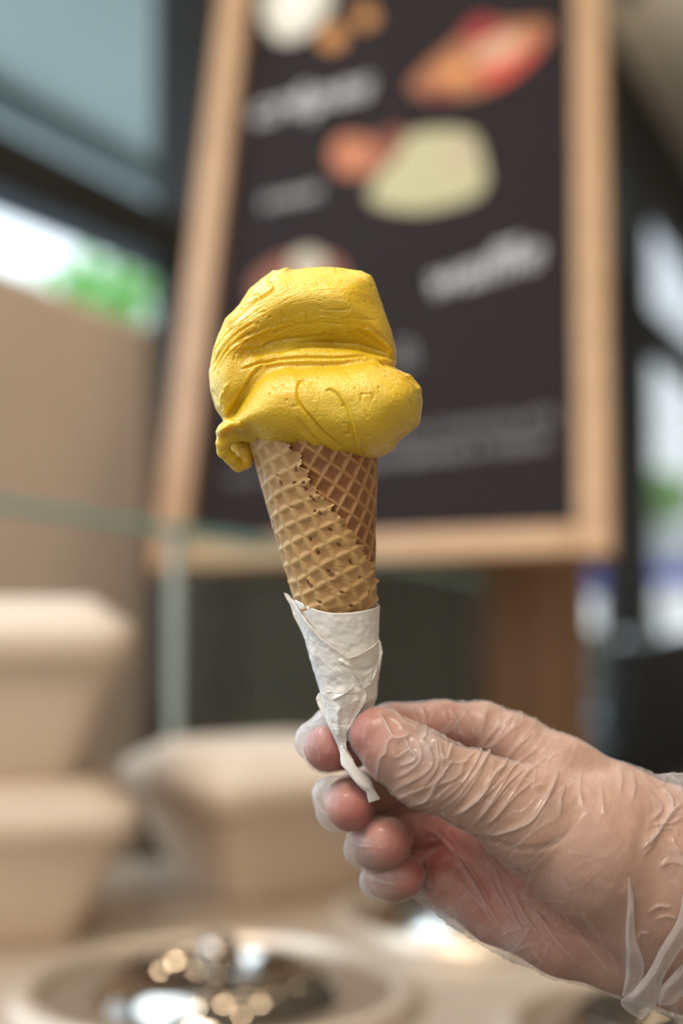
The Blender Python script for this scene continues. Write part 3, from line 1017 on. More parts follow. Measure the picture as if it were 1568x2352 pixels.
GR = [  # traced grooves: points, width, depth (negative = cut in)
    ([(500, 130), (470, 210), (500, 260), (440, 300), (330, 350)], 4, 3.2, 1),
    ([(530, 240), (480, 300), (380, 350), (280, 430), (220, 500)], 3.5, -3.5, 0),
    ([(720, 170), (860, 130), (1000, 160), (1060, 200)], 4, -3, 0),
    ([(600, 150), (760, 120), (900, 118), (1040, 150)], 3, 2, 0),
    ([(430, 510), (300, 560), (210, 640), (150, 740)], 3, -4.5, 0),
    ([(420, 455), (330, 500), (240, 570), (180, 640), (140, 700)], 3.5, -5.0, 0),
    ([(640, 470), (480, 500), (330, 570), (230, 650), (170, 730)], 3, 3, 0),
    ([(900, 515), (760, 520), (600, 540), (480, 570), (400, 610)], 2.6, -3.5, 0),
    ([(1000, 470), (880, 465), (760, 460), (600, 480), (500, 520)], 3, -2.2, 0),
    ([(1060, 480), (1000, 500), (1100, 560), (1200, 620)], 3, -3.5, 0),
    ([(1120, 440), (1000, 440), (870, 430), (800, 400)], 3, -2.0, 0),
    ([(960, 390), (840, 395), (760, 385)], 2.6, -2.5, 0),
    ([(960, 400), (900, 430), (800, 425), (740, 440)], 2.4, 2.2, 0),
    ([(1140, 560), (1060, 500), (960, 480)], 3, 2.4, 0),
    ([(1215, 600), (1150, 540), (1080, 500)], 3, -3, 0),
    ([(300, 640), (320, 600), (400, 590), (480, 560)], 5, 3.5, 0),
    ([(310, 740), (400, 700), (470, 688), (530, 670)], 3, -6.0, 0),
    ([(390, 690), (470, 655), (540, 640)], 3.5, 3.5, 0),
    ([(180, 960), (200, 880), (240, 820), (200, 900)], 4, 3, 0),
    ([(130, 830), (170, 900), (200, 960)], 3.5, -3.5, 0),
    ([(180, 480), (150, 600), (130, 700)], 4, 3, 0),
    ([(440, 250), (350, 320), (250, 420), (190, 520), (150, 620)], 4.5, 2.5, 0),
    ([(730, 808), (665, 815), (652, 880), (665, 940), (720, 1010), (790, 1090), (860, 1150), (920, 1195)], 3.4, -6.5, 1),
    ([(800, 880), (820, 858), (870, 870), (930, 950), (965, 1040), (985, 1130), (1000, 1210)], 2.8, 5.0, 0),
    ([(800, 880), (815, 868), (850, 870), (910, 945), (945, 1030), (965, 1120), (985, 1200)], 3.2, -3.0, 0),
    ([(440, 700), (560, 672), (700, 663), (900, 661), (1000, 648), (1085, 643)], 3.6, -6, 0),
    ([(330, 850), (380, 760), (450, 705), (560, 690), (700, 684), (900, 682), (1080, 662)], 6, 3.5, 0),
    ([(400, 655), (520, 622), (700, 578), (900, 575), (1100, 618), (1220, 655)], 6, -6, 0),
    ([(420, 610), (560, 575), (700, 535), (900, 532), (1080, 570), (1215, 625)], 8, 4, 0),
    ([(250, 985), (300, 915), (350, 825), (400, 750), (460, 700)], 4.5, -7, 0),
    ([(895, 1060), (915, 1055), (940, 1070), (935, 1115), (905, 1105)], 2.4, -3.5, 0),
    ([(640, 1020), (700, 1090), (760, 1150)], 4, -2.8, 0),
    ([(620, 1130), (680, 1180), (740, 1205)], 4, -2.5, 0),
    ([(700, 1050), (760, 1120), (850, 1190), (900, 1220)], 5, 3, 0),
    ([(660, 1100), (720, 1150), (790, 1210)], 4, 2.5, 0),
    ([(1060, 880), (1080, 900), (1070, 925)], 2.6, -2.5, 0),
    ([(1030, 975), (1040, 1010), (1050, 1030)], 2.6, -2, 0),
    ([(1090, 650), (1200, 735), (1300, 780), (1375, 880)], 3.2, -5.0, 1),
    ([(1100, 690), (1200, 760), (1290, 800), (1360, 860)], 3, 3, 0),
    ([(1290, 900), (1310, 960), (1360, 1030)], 3, -3.5, 0),
    ([(1280, 740), (1340, 790), (1370, 850)], 4, 3, 0),
    ([(210, 1010), (260, 1040), (320, 1070), (370, 1100)], 5, 2, 0),
    ([(240, 1000), (300, 1030), (350, 1080)], 2.6, -2.2, 0),
    ([(480, 125), (540, 150), (580, 110)], 4, 3, 0),
    ([(1150, 1180), (1230, 1130), (1300, 1080)], 4, -2, 0),
]
for pts, wd, am, asy in GR:
    disp += am * curve_field(Vg, gz(pts), wd, front, asym=1.2 if asy else 0)
# spatula streaks following the sweep of the upper fold
rad = np.hypot(Vg[:, 0] - 770, (Vg[:, 1] - 1000) * 1.0)
ang_ = np.arctan2(Vg[:, 1] - 1000, Vg[:, 0] - 770)
str_n = vnoise(np.stack([rad * .085, ang_ * 2.2, Vg[:, 2] * .004], 1), 21)
str_m = vnoise(np.stack([rad * .21, ang_ * 4.5, Vg[:, 2] * .01], 1), 22)
upm = np.clip((860 - Vg[:, 1]) / 40, 0, 1) * np.clip((Vg[:, 1] - 640) / 60, 0.25, 1)
lft = np.clip((600 - Vg[:, 0]) / 60, 0, 1)
patch = np.clip(0.5 + vnoise(Vg * .009, 31), 0.15, 1)
disp += upm * patch * (3.2 * str_n - 3.0 * np.clip(1 - np.abs(str_m) * 5, 0, 1) ** 2) * (0.75 + 0.6 * lft)
lom = 1 - np.clip((860 - Vg[:, 1]) / 40, 0, 1)
swp = vnoise(np.stack([(Vg[:, 0] * .62 - Vg[:, 1] * .5) * .05, (Vg[:, 0] * .5 + Vg[:, 1] * .6) * .012, Vg[:, 2] * .01], 1), 41)
disp += lom * 1.6 * swp
disp += 1.0 * vnoise(Vg * .03, 5) + 0.35 * vnoise(Vg * .16, 6)
pit = np.clip(vnoise(Vg * .075, 77) - 0.68, 0, 1) * 12
disp -= np.clip(pit, 0, 2.5) * front
Vg = Vg + Ng * disp[:, None]
scoop_me = np_mesh('ice_cream', hero_world(Vg), Qg)
m, nt, b = new_mat('mango_ice_cream')
tc = N(nt, 'ShaderNodeTexCoord')
n1 = N(nt, 'ShaderNodeTexNoise', Scale=60.0, Detail=4.0)
n2 = N(nt, 'ShaderNodeTexNoise', Scale=1500.0, Detail=3.0)
n3 = N(nt, 'ShaderNodeTexNoise', Scale=420.0, Detail=4.0)
for q in (n1, n2, n3): nt.links.new(tc.outputs['Object'], q.inputs['Vector'])
rp = N(nt, 'ShaderNodeValToRGB')
rp.color_ramp.elements[0].position = 0.3; rp.color_ramp.elements[0].color = (0.72, 0.455, 0.012, 1)
rp.color_ramp.elements[1].position = 0.72; rp.color_ramp.elements[1].color = (0.76, 0.575, 0.052, 1)
nt.links.new(n1.outputs['Fac'], rp.inputs[0])
nt.links.new(rp.outputs[0], b.inputs['Base Color'])
b.inputs['Subsurface Weight'].default_value = 0.5
b.inputs['Subsurface Radius'].default_value = (0.006, 0.0035, 0.0006)
b.inputs['Subsurface Scale'].default_value = 0.6
mr = N(nt, 'ShaderNodeMapRange')
mr.inputs['From Min'].default_value = 0.35; mr.inputs['From Max'].default_value = 0.7
mr.inputs['To Min'].default_value = 0.16; mr.inputs['To Max'].default_value = 0.42
nt.links.new(n1.outputs['Fac'], mr.inputs['Value'])
nt.links.new(mr.outputs[0], b.inputs['Roughness'])
b.inputs['Specular IOR Level'].default_value = 0.7
b1 = N(nt, 'ShaderNodeBump', Strength=0.8, Distance=0.00035)
b2 = N(nt, 'ShaderNodeBump', Strength=0.22, Distance=0.0005)
nt.links.new(n2.outputs['Fac'], b1.inputs['Height'])
nt.links.new(n3.outputs['Fac'], b2.inputs['Height'])
nt.links.new(b1.outputs[0], b2.inputs['Normal'])
nt.links.new(b2.outputs[0], b.inputs['Normal'])
sc_o = link('ice_cream', scoop_me, m, cone)

# ================================================================== THE GLOVED HAND
person = empty('person', hero_world([[1600, 2080, 60]])[0].tolist(), 'person reaching in from the right, only a gloved right hand pinching the cone', 'person')

# joints: pixel x, pixel y, depth behind the focus plane, radius
THUMB = [J(866, 1688, -62, 62), J(905, 1722, -72, 72), J(975, 1772, -78, 80), J(1090, 1818, -70, 86), J(1220, 1880, -52, 112)]
THENAR = [J(1220, 1880, -45, 112), J(1370, 1950, -25, 165), J(1520, 2020, 20, 205), J(1760, 2120, 60, 235)]
INDEX = [J(751, 1720, 32, 53), J(800, 1712, 60, 52), J(900, 1672, 95, 54), J(1010, 1664, 118, 52), J(1110, 1672, 120, 56), J(1195, 1712, 100, 66)]
BACKH = [J(1175, 1705, 95, 66), J(1290, 1790, 70, 92), J(1420, 1890, 50, 125), J(1560, 1980, 50, 160), J(1760, 2080, 60, 220)]
MIDDLE = [J(804, 1854, 5, 55), J(800, 1846, 45, 55), J(815, 1832, 110, 56), J(900, 1800, 170, 56), J(1060, 1790, 190, 60), J(1230, 1830, 150, 75)]
RING = [J(886, 1935, -4, 58), J(865, 1938, 40, 58), J(855, 1935, 110, 55), J(930, 1900, 175, 56), J(1080, 1900, 190, 60), J(1250, 1920, 150, 80)]
LITTLE = [J(927, 2014, 28, 47), J(905, 2016, 60, 50), J(885, 2015, 110, 46), J(950, 1990, 165, 50), J(1090, 1990, 175, 58), J(1260, 2010, 150, 80)]
PALM = [J(1020, 2020, 125, 62), J(1140, 2085, 105, 78), J(1290, 2140, 80, 95), J(1440, 2170, 70, 108), J(1760, 2260, 70, 130)]
PALM2 = [J(1080, 1930, 160, 70), J(1250, 2000, 120, 110), J(1450, 2080, 80, 150)]

def hand_field(ax, gr=0.0, glove=False):
    def g(js): return [np.array([j[0], j[1], j[2], j[3] + gr]) for j in js]
    f = chain(ax, g(THENAR), 30)
    f = smin(f, chain(ax, g(THUMB), 18), 26)
    bk = smin(chain(ax, g(BACKH), 30), chain(ax, g(PALM), 26), 40)
    bk = smin(bk, chain(ax, g(PALM2), 26), 40)
    f = smin(f, bk, 18 if not glove else 30)
    idx = chain(ax, g(INDEX), 16)
    f = smin(f, idx, 12)
    fin = None
    for js in (MIDDLE, RING, LITTLE):
        c = chain(ax, g(js), 14)
        fin = c if fin is None else smin(fin, c, 5 if not glove else 10)
    f = smin(f, fin, 8)
    if glove:                                # the empty, loose ends of the glove
        for js in ([J(745, 1712, 40, 62), J(722, 1702, 55, 44), J(752, 1660, 70, 34)],
                   [J(790, 1850, 40, 60), J(762, 1826, 60, 42), J(770, 1862, 50, 46)],
                   [J(868, 1935, 40, 58), J(832, 1950, 70, 44)],
                   [J(900, 2022, 60, 48), J(868, 2022, 85, 44)],
                   [J(905, 1722, -74, 74), J(960, 1745, -90, 76), J(1010, 1780, -86, 84)]):
            f = smin(f, chain(ax, js, 12), 8)
        # slack between the palm and the little finger
        f = smin(f, chain(ax, [J(960, 2030, 100, 30), J(1060, 2080, 95, 50), J(1200, 2130, 70, 75), J(1440, 2185, 50, 95)], 20), 26)
        f = smin(f, chain(ax, [J(1560, 1900, 20, 110), J(1600, 2000, 0, 190)], 20), 40)
    return f

axh, _ = grid3((640, 1560, -330), (1800, 2520, 420), 8.0)
fs = hand_field(axh, 0.0)
fs, axs = upsample(fs, axh)
Vs, Qs = surface_nets(fs, axs)
Vs = relax(Vs, Qs, 2)
Ns = vnormals(Vs, Qs)
ds = 1.5 * vnoise(Vs * .03, 51) + 0.6 * vnoise(Vs * .09, 52)
# crease at the thumb joint and where the thumb meets the hand
for pts, wd, am in [([(1050, 1890), (1110, 1905), (1180, 1915), (1250, 1900), (1300, 1850)], 7, -4),
                    ([(1095, 1915), (1130, 1980), (1200, 2060), (1290, 2130), (1400, 2170)], 8, -6),
                    ([(930, 1700), (950, 1730), (958, 1770)], 6, -2.5)]:
    ds += am * curve_field(Vs, pts, wd, Ns[:, 2] < 0.1)
Vs = Vs + Ns * ds[:, None]
# redness of pressed finger pads and palm; palm patches also paint in its shade
red = np.zeros(len(Vs))
for (x, y, w, r, a) in [(752, 1722, 10, 75, 1.0), (815, 1862, -20, 75, 1.0), (905, 1940, -20, 72, 1.0), (950, 2014, 10, 62, 1.0), (836, 1690, -80, 75, 0.8), (1000, 1960, 120, 150, 1.0), (1120, 2060, 60, 140, 0.75), (1250, 2130, 30, 150, 0.45), (900, 1650, 90, 80, .5), (1010, 1660, 90, 75, .5)]:
    q = J(x, y, w)
    red = np.maximum(red, a * np.exp(-((Vs - q[:3]) ** 2).sum(1) / (r * r)))
def skin_mat():
    m, nt, b = new_mat('skin')
    tc = N(nt, 'ShaderNodeTexCoord')
    at = N(nt, 'ShaderNodeAttribute', attribute_name='red')
    n1 = N(nt, 'ShaderNodeTexNoise', Scale=90.0, Detail=5.0)
    n2 = N(nt, 'ShaderNodeTexNoise', Scale=45.0, Detail=2.0)
    for q in (n1, n2): nt.links.new(tc.outputs['Object'], q.inputs['Vector'])
    mx = N(nt, 'ShaderNodeMix', data_type='RGBA')
    mx.inputs[6].default_value = (0.42, 0.25, 0.175, 1)
    mx.inputs[7].default_value = (0.36, 0.062, 0.045, 1)
    nt.links.new(at.outputs['Fac'], mx.inputs[0])
    mn = N(nt, 'ShaderNodeMix', data_type='RGBA', blend_type='MULTIPLY')
    mn.inputs[0].default_value = 0.6
    rp = N(nt, 'ShaderNodeValToRGB')
    rp.color_ramp.elements[0].position = 0.3; rp.color_ramp.elements[0].color = (0.80, 0.66, 0.58, 1)
    rp.color_ramp.elements[1].position = 0.7; rp.color_ramp.elements[1].color = (1.1, 1.08, 1.05, 1)
    nt.links.new(n1.outputs['Fac'], rp.inputs[0])
    nt.links.new(mx.outputs[2], mn.inputs[6]); nt.links.new(rp.outputs[0], mn.inputs[7])
    nt.links.new(mn.outputs[2], b.inputs['Base Color'])
    b.inputs['Roughness'].default_value = 0.5
    b.inputs['Subsurface Weight'].default_value = 0.25
    b.inputs['Subsurface Radius'].default_value = (0.006, 0.002, 0.001)
    b.inputs['Subsurface Scale'].default_value = 0.6
    n4 = N(nt, 'ShaderNodeTexNoise', Scale=1400.0, Detail=2.0)
    nt.links.new(tc.outputs['Object'], n4.inputs['Vector'])
    wv = N(nt, 'ShaderNodeTexWave', Scale=520.0, Distortion=6.0, Detail=1.0)
    nt.links.new(tc.outputs['Object'], wv.inputs['Vector'])
    bp = N(nt, 'ShaderNodeBump', Strength=0.2, Distance=0.00015)
    nt.links.new(wv.outputs['Fac'], bp.inputs['Height'])
    b2 = N(nt, 'ShaderNodeBump', Strength=0.3, Distance=0.0002)
    nt.links.new(n4.outputs['Fac'], b2.inputs['Height'])
    nt.links.new(bp.outputs[0], b2.inputs['Normal'])
    nt.links.new(b2.outputs[0], b.inputs['Normal'])
    return m
HAND_DATA = (Vs, Qs, red)

# ---- the glove
fg = hand_field(axh, 3.5, True)
fg, axg = upsample(fg, axh)
Vq, Qq = surface_nets(fg, axg)
# everything past the frame stays; no glove beyond the cuff
Vq = relax(Vq, Qq, 2)
Vq, Qq = subdivide(Vq, Qq)
Nq = vnormals(Vq, Qq)
frontg = Nq[:, 2] < 0.2
Z4 = lambda p: z1(p, 660, 1560)
Z5 = lambda p: z1(p, 968, 1560)
FOLDS = [  # points, width, height, whiteness
    (Z4([(530, 165), (590, 270), (640, 350), (700, 345), (745, 330)]), 3.2, 6, .9),
    (Z4([(640, 350), (600, 380), (590, 440), (555, 480), (540, 560), (530, 640)]), 2.4, 4, .8),
    (Z4([(560, 180), (640, 200), (700, 260), (760, 290), (800, 320)]), 4, 6, .6),
    (Z4([(600, 230), (660, 260), (700, 310), (745, 330)]), 2.4, 4, .6),
    (Z4([(700, 345), (730, 410), (770, 470), (740, 500), (660, 530)]), 2.6, 6, .8),
    (Z4([(640, 430), (650, 470), (700, 440), (745, 420)]), 2.2, 4, .8),
    (Z4([(760, 280), (830, 330), (810, 370), (850, 420), (870, 500), (830, 560), (770, 600), (690, 640), (610, 700)]), 3, 6, .7),
    (Z4([(740, 330), (800, 420), (790, 500), (720, 560), (640, 600)]), 2.8, 5, .6),
    (Z4([(860, 370), (910, 390), (930, 470), (955, 480), (975, 420), (1000, 370)]), 3, 7, .8),
    (Z4([(820, 350), (880, 370), (900, 440), (900, 520), (850, 600), (790, 680)]), 2.6, 5, .6),
    (Z4([(1090, 520), (1000, 600), (900, 640), (830, 720), (730, 750)]), 2.8, 5, .6),
    (Z4([(1000, 480), (940, 560), (880, 640), (860, 700), (800, 740)]), 2.8, 5, .5),
    (Z4([(1370, 200), (1200, 360), (1130, 500), (1050, 620), (960, 700), (840, 770)]), 3, 5, .8),
    (Z4([(1400, 250), (1260, 380), (1190, 480), (1130, 600), (1040, 720), (940, 820)]), 3.5, 4, .5),
    (Z4([(1340, 520), (1250, 560), (1180, 680), (1080, 770), (980, 830)]), 2.6, 5, .8),
    (Z4([(1330, 560), (1200, 690), (1100, 760), (1000, 840)]), 2.4, 4, .7),
    (Z4([(1450, 520), (1330, 620), (1250, 720), (1180, 800), (1100, 880)]), 2.6, 5, .7),
    (Z4([(1500, 600), (1380, 690), (1290, 790), (1180, 900)]), 2.2, 4, .6),
    (Z4([(800, 160), (825, 220), (835, 330)]), 2.6, 4, .6),
    (Z4([(740, 150), (775, 230), (790, 290)]), 2.6, 3, .4),
    (Z4([(970, 170), (1025, 270), (1055, 370)]), 3, 5, .8),
    (Z4([(1040, 180), (1100, 260), (1130, 360)]), 3, 4, .8),
    (Z4([(940, 170), (960, 260), (980, 350)]), 3, 3, .3),
    (Z4([(1195, 170), (1180, 260), (1140, 370)]), 4, 4, .4),
    (Z4([(1280, 200), (1260, 290), (1190, 370)]), 4, 4, .3),
    (Z4([(1240, 400), (1150, 420), (1060, 500), (1040, 580)]), 3, 4, .5),
    (Z4([(900, 450), (960, 500), (1060, 500), (1110, 480)]), 3, 4, .4),
    (Z4([(570, 640), (640, 690), (760, 720), (860, 790)]), 3, 3, .4),
    (Z4([(480, 250), (465, 320), (455, 400)]), 2.2, 2, .4),
    (Z4([(470, 430), (465, 520), (480, 600)]), 2.4, 2, .5),
    (Z4([(640, 730), (720, 690), (850, 640), (950, 560)]), 3, 4, .5),
    (Z4([(700, 770), (790, 740), (920, 690), (1010, 600)]), 3, 4, .5),
    (Z4([(130, 380), (120, 430), (150, 500)]), 2.4, 3, .8),
    (Z4([(150, 380), (190, 450), (180, 510)]), 2, 3, .8),
    (Z4([(200, 430), (240, 440), (260, 380)]), 2, 2.5, .6),
    (Z4([(80, 270), (140, 300), (240, 290)]), 2.4, 3, .4),
    (Z4([(60, 420), (110, 480), (180, 560)]), 2.6, 2, .4),
    (Z4([(170, 590), (200, 700), (260, 780)]), 3, 3, .5),
    (Z4([(200, 640), (260, 640), (320, 620)]), 2.4, 2.5, .5),
    (Z4([(150, 640), (170, 740), (240, 840)]), 2.6, 3, .4),
    (Z4([(360, 960), (430, 1000), (520, 1010)]), 2.6, 3, .4),
    (Z4([(540, 960), (550, 1010), (580, 1000)]), 2, 2.5, .6),
    (Z4([(430, 1130), (540, 1170), (690, 1200)]), 3, 3, .5),
    (Z4([(450, 1180), (560, 1220), (700, 1240)]), 3, 3, .5),
    (Z4([(780, 870), (900, 930), (1000, 1050), (1100, 1200), (1180, 1350), (1260, 1568)]), 3.4, 5, .7),
    (Z4([(800, 900), (835, 1050), (850, 1220)]), 2.6, 4, .5),
    (Z4([(880, 860), (980, 960), (1080, 1100), (1180, 1280), (1240, 1420)]), 3, 3, .3),
    (Z4([(1180, 1100), (1240, 1250), (1330, 1400), (1480, 1568)]), 3, 4, .5),
    (Z4([(1340, 1280), (1440, 1440), (1540, 1568)]), 3, 4, .5),
    (Z5([(560, 200), (440, 380), (330, 560), (200, 720), (80, 800)]), 3, 4, .6),
    (Z5([(700, 300), (560, 420), (480, 540), (360, 700), (180, 830)]), 3, 4, .6),
    (Z5([(720, 400), (560, 520), (480, 640), (400, 760), (300, 900)]), 2.6, 4, .6),
    (Z5([(760, 460), (640, 560), (540, 700), (440, 830), (330, 900)]), 2.4, 3.5, .5),
    (Z5([(830, 540), (790, 640), (740, 740), (660, 850), (560, 900), (440, 930), (360, 920)]), 3, 6, 1.),
    (Z5([(860, 640), (835, 720), (830, 820)]), 2.8, 4, .7),
    (Z5([(880, 590), (980, 640), (1040, 700)]), 2.2, 3, .3),
    (Z5([(960, 540), (950, 660), (970, 760)]), 3, 3, .3),
    (Z5([(1080, 620), (1090, 760), (1100, 830)]), 3, 3, .3),
    (Z5([(1180, 520), (1200, 600), (1190, 700)]), 3, 3, .4),
    (Z5([(1260, 560), (1280, 640), (1260, 740)]), 3, 3, .4),
    (Z5([(570, 600), (640, 610), (700, 640), (760, 620)]), 2.4, 3, .3),
    (Z5([(1568, 740), (1480, 830), (1400, 940), (1310, 1030)]), 4.5, 9, 1.),
    (Z5([(1440, 650), (1500, 720), (1500, 800)]), 4, 7, .5),
    (Z5([(1380, 700), (1440, 780), (1360, 870)]), 3, 5, .5),
    (Z5([(1568, 830), (1490, 870), (1350, 880)]), 3, 5, .6),
    (Z5([(1500, 940), (1530, 1010), (1568, 1050)]), 3, 5, .7),
    (Z5([(1420, 930), (1380, 1000), (1330, 1060)]), 3, 4, .5),
    (Z5([(1540, 940), (1510, 900), (1440, 900)]), 2.6, 4, .5),
    (Z5([(1600, 1130), (1500, 1100), (1420, 1130)]), 3, 4, .4),
    (Z5([(1360, 1400), (1420, 1360), (1500, 1370)]), 2.6, 5, .6),
    (Z5([(1400, 1440), (1470, 1420), (1540, 1440)]), 2.4, 4, .5),
    (Z5([(1290, 1560), (1320, 1520), (1370, 1530)]), 2.4, 4, .5),
    (Z5([(1235, 1200), (1262, 1330), (1245, 1500), (1235, 1700), (1250, 1850)]), 4.5, 8, .9),
    (Z5([(1262, 1330), (1280, 1500), (1330, 1700)]), 3, 5, .6),
    (Z5([(0, 880), (150, 980), (300, 1200), (420, 1400), (560, 1620)]), 3.2, 4, .5),
    (Z5([(220, 1200), (350, 1350), (480, 1520)]), 3, 4, .6),
    (Z5([(420, 1050), (480, 1250), (650, 1600), (760, 1750)]), 3.2, 4, .5),
    (Z5([(540, 1240), (640, 1450), (800, 1640)]), 3.2, 4, .5),
    (Z5([(650, 1330), (800, 1560), (980, 1740)]), 3.2, 4, .6),
    (Z5([(850, 1400), (1000, 1600), (1180, 1820)]), 3.2, 4, .6),
    (Z5([(960, 1400), (1050, 1520), (1160, 1700), (1200, 1840)]), 3, 4, .6),
    (Z5([(700, 1400), (860, 1620), (1060, 1800)]), 3, 3, .4),
]
dg = np.zeros(len(Vq)); fold = np.zeros(len(Vq)); press = []
Ngl = Nq
kq = 1 + Vq[:, 2] * S / D0                                  # back to what the curves were traced against
Vpx = Vq.copy(); Vpx[:, 0] = 784 + (Vq[:, 0] - 784) / kq; Vpx[:, 1] = 1176 + (Vq[:, 1] - 1176) / kq
for pts, wd, am, wh in FOLDS:
    c = curve_field(Vpx, pts, wd * 0.85, frontg)
    c2 = curve_field(Vpx, pts, wd * 2.6, frontg, asym=1.5)
    dg += am * (0.42 * c + 0.42 * c2)
    fold = np.maximum(fold, wh * (0.55 * c ** 1.6 + 0.22 * c2))
    press.append((pts, wd * 2.4, am * 0.6))
# fine slack creases square to the thumb and along the palm
u_ = (Vq[:, 0] - 1100) * .86 + (Vq[:, 1] - 1850) * .5
v_ = -(Vq[:, 0] - 1100) * .5 + (Vq[:, 1] - 1850) * .86
cr = vnoise(np.stack([u_ * .055 + v_ * .012, v_ * .012, Vq[:, 2] * .012], 1), 61)
rid = np.clip(1 - np.abs(cr) * 4.5, 0, 1) ** 2
zone = np.clip((Vq[:, 0] - 900) / 80, 0, 1) * np.clip((1420 - Vq[:, 0]) / 200, 0.15, 1) * frontg
dg += 3.0 * rid * zone + 1.2 * vnoise(Vq * .05, 62)
fold = np.maximum(fold, 0.35 * rid * zone)
cuffz = np.clip((Vq[:, 0] - 1430) / 120, 0, 1)
cn_ = vnoise(Vq * np.array([.028, .016, .02]), 63)
rid2 = np.clip(1 - np.abs(cn_) * 4, 0, 1) ** 2
dg += cuffz * (8 * rid2 + 6 * vnoise(Vq * .018, 64))
fold = np.maximum(fold, 0.5 * rid2 * cuffz)
Vq = Vq + Nq * dg[:, None]
kk = 1 + Vs[:, 2] * S / D0
Vp2 = Vs.copy(); Vp2[:, 0] = 784 + (Vs[:, 0] - 784) / kk; Vp2[:, 1] = 1176 + (Vs[:, 1] - 1176) / kk
dd_ = np.zeros(len(Vs))
for pts, wd, am in press:
    if np.mean(np.array(pts)[:, 0]) > 880: dd_ += am * curve_field(Vp2, pts, wd, Ns[:, 2] < 0.2, asym=1.0)
Vs = Vs + Ns * (dd_ - 0.6 * np.clip(dd_, 0, 9).mean())[:, None]
me = np_mesh('hand', hero_world(Vs), Qs)
add_attr(me, 'red', red)
hand = link('hand', me, skin_mat(), person)
gi = [np.clip(np.round((Vq[:, d] - axs[d][0]) / (axs[d][1] - axs[d][0])).astype(int), 0, len(axs[d]) - 1) for d in range(3)]
gap = fs[gi[0], gi[1], gi[2]]                              # how far the film stands clear of the skin
fold = np.maximum(fold, np.clip((gap - 7) / 16, 0, 1) * 0.8 * np.clip((1300 - Vq[:, 0]) / 200, 0.3, 1))
for (x, y, w, rr_, a_) in [(700, 1690, 30, 42, .75), (735, 1660, 30, 30, .5), (735, 1815, 30, 40, .75), (745, 1870, 20, 30, .5), (820, 1945, 20, 46, .65), (860, 2020, 40, 48, .7), (905, 2045, 30, 36, .4)]:
    q = J(x, y, w)
    fold = np.maximum(fold, a_ * np.exp(-((Vq[:, :2] - q[:2]) ** 2).sum(1) / (rr_ * rr_)) * 0.75 * (0.8 + 0.4 * vnoise(Vq * .05, 66)))
me = np_mesh('glove', hero_world(Vq), Qq)
add_attr(me, 'fold', fold)
def film(name):
    m, nt, b = new_mat(name)
    out = nt.nodes['Material Output']
    at = N(nt, 'ShaderNodeAttribute', attribute_name='fold')
    b.inputs['Base Color'].default_value = (0.70, 0.66, 0.64, 1)
    b.inputs['Roughness'].default_value = 0.2
    b.inputs['Specular IOR Level'].default_value = 1.0
    tl = N(nt, 'ShaderNodeBsdfTranslucent')
    tl.inputs['Color'].default_value = (0.85, 0.82, 0.80, 1)
    m1 = N(nt, 'ShaderNodeMixShader'); m1.inputs[0].default_value = 0.35
    nt.links.new(b.outputs[0], m1.inputs[1]); nt.links.new(tl.outputs[0], m1.inputs[2])
    tr = N(nt, 'ShaderNodeBsdfTransparent')
    lw = N(nt, 'ShaderNodeLayerWeight', Blend=0.5)
    pw = N(nt, 'ShaderNodeMath', operation='POWER'); pw.inputs[1].default_value = 3.0
    nt.links.new(lw.outputs['Facing'], pw.inputs[0])
    s1 = N(nt, 'ShaderNodeMath', operation='MULTIPLY_ADD'); s1.inputs[1].default_value = 0.22; s1.inputs[2].default_value = 0.135
    nt.links.new(pw.outputs[0], s1.inputs[0])
    s2 = N(nt, 'ShaderNodeMath', operation='MULTIPLY_ADD', use_clamp=True); s2.inputs[1].default_value = 0.5
    nt.links.new(at.outputs['Fac'], s2.inputs[0]); nt.links.new(s1.outputs[0], s2.inputs[2])
    mx = N(nt, 'ShaderNodeMixShader')
    nt.links.new(s2.outputs[0], mx.inputs[0])
    nt.links.new(tr.outputs[0], mx.inputs[1]); nt.links.new(m1.outputs[0], mx.inputs[2])
    nt.links.new(mx.outputs[0], out.inputs[0])
    tc = N(nt, 'ShaderNodeTexCoord')
    nz = N(nt, 'ShaderNodeTexNoise', Scale=260.0, Detail=3.0)
    nt.links.new(tc.outputs['Object'], nz.inputs['Vector'])
    bp = N(nt, 'ShaderNodeBump', Strength=0.25, Distance=0.0006)
    nt.links.new(nz.outputs['Fac'], bp.inputs['Height'])
    nt.links.new(bp.outputs[0], b.inputs['Normal'])
    return m
filmm = film('clear_vinyl_film')
glove = link('glove', me, filmm, person)
glove['label'] = 'thin clear crinkled plastic glove'

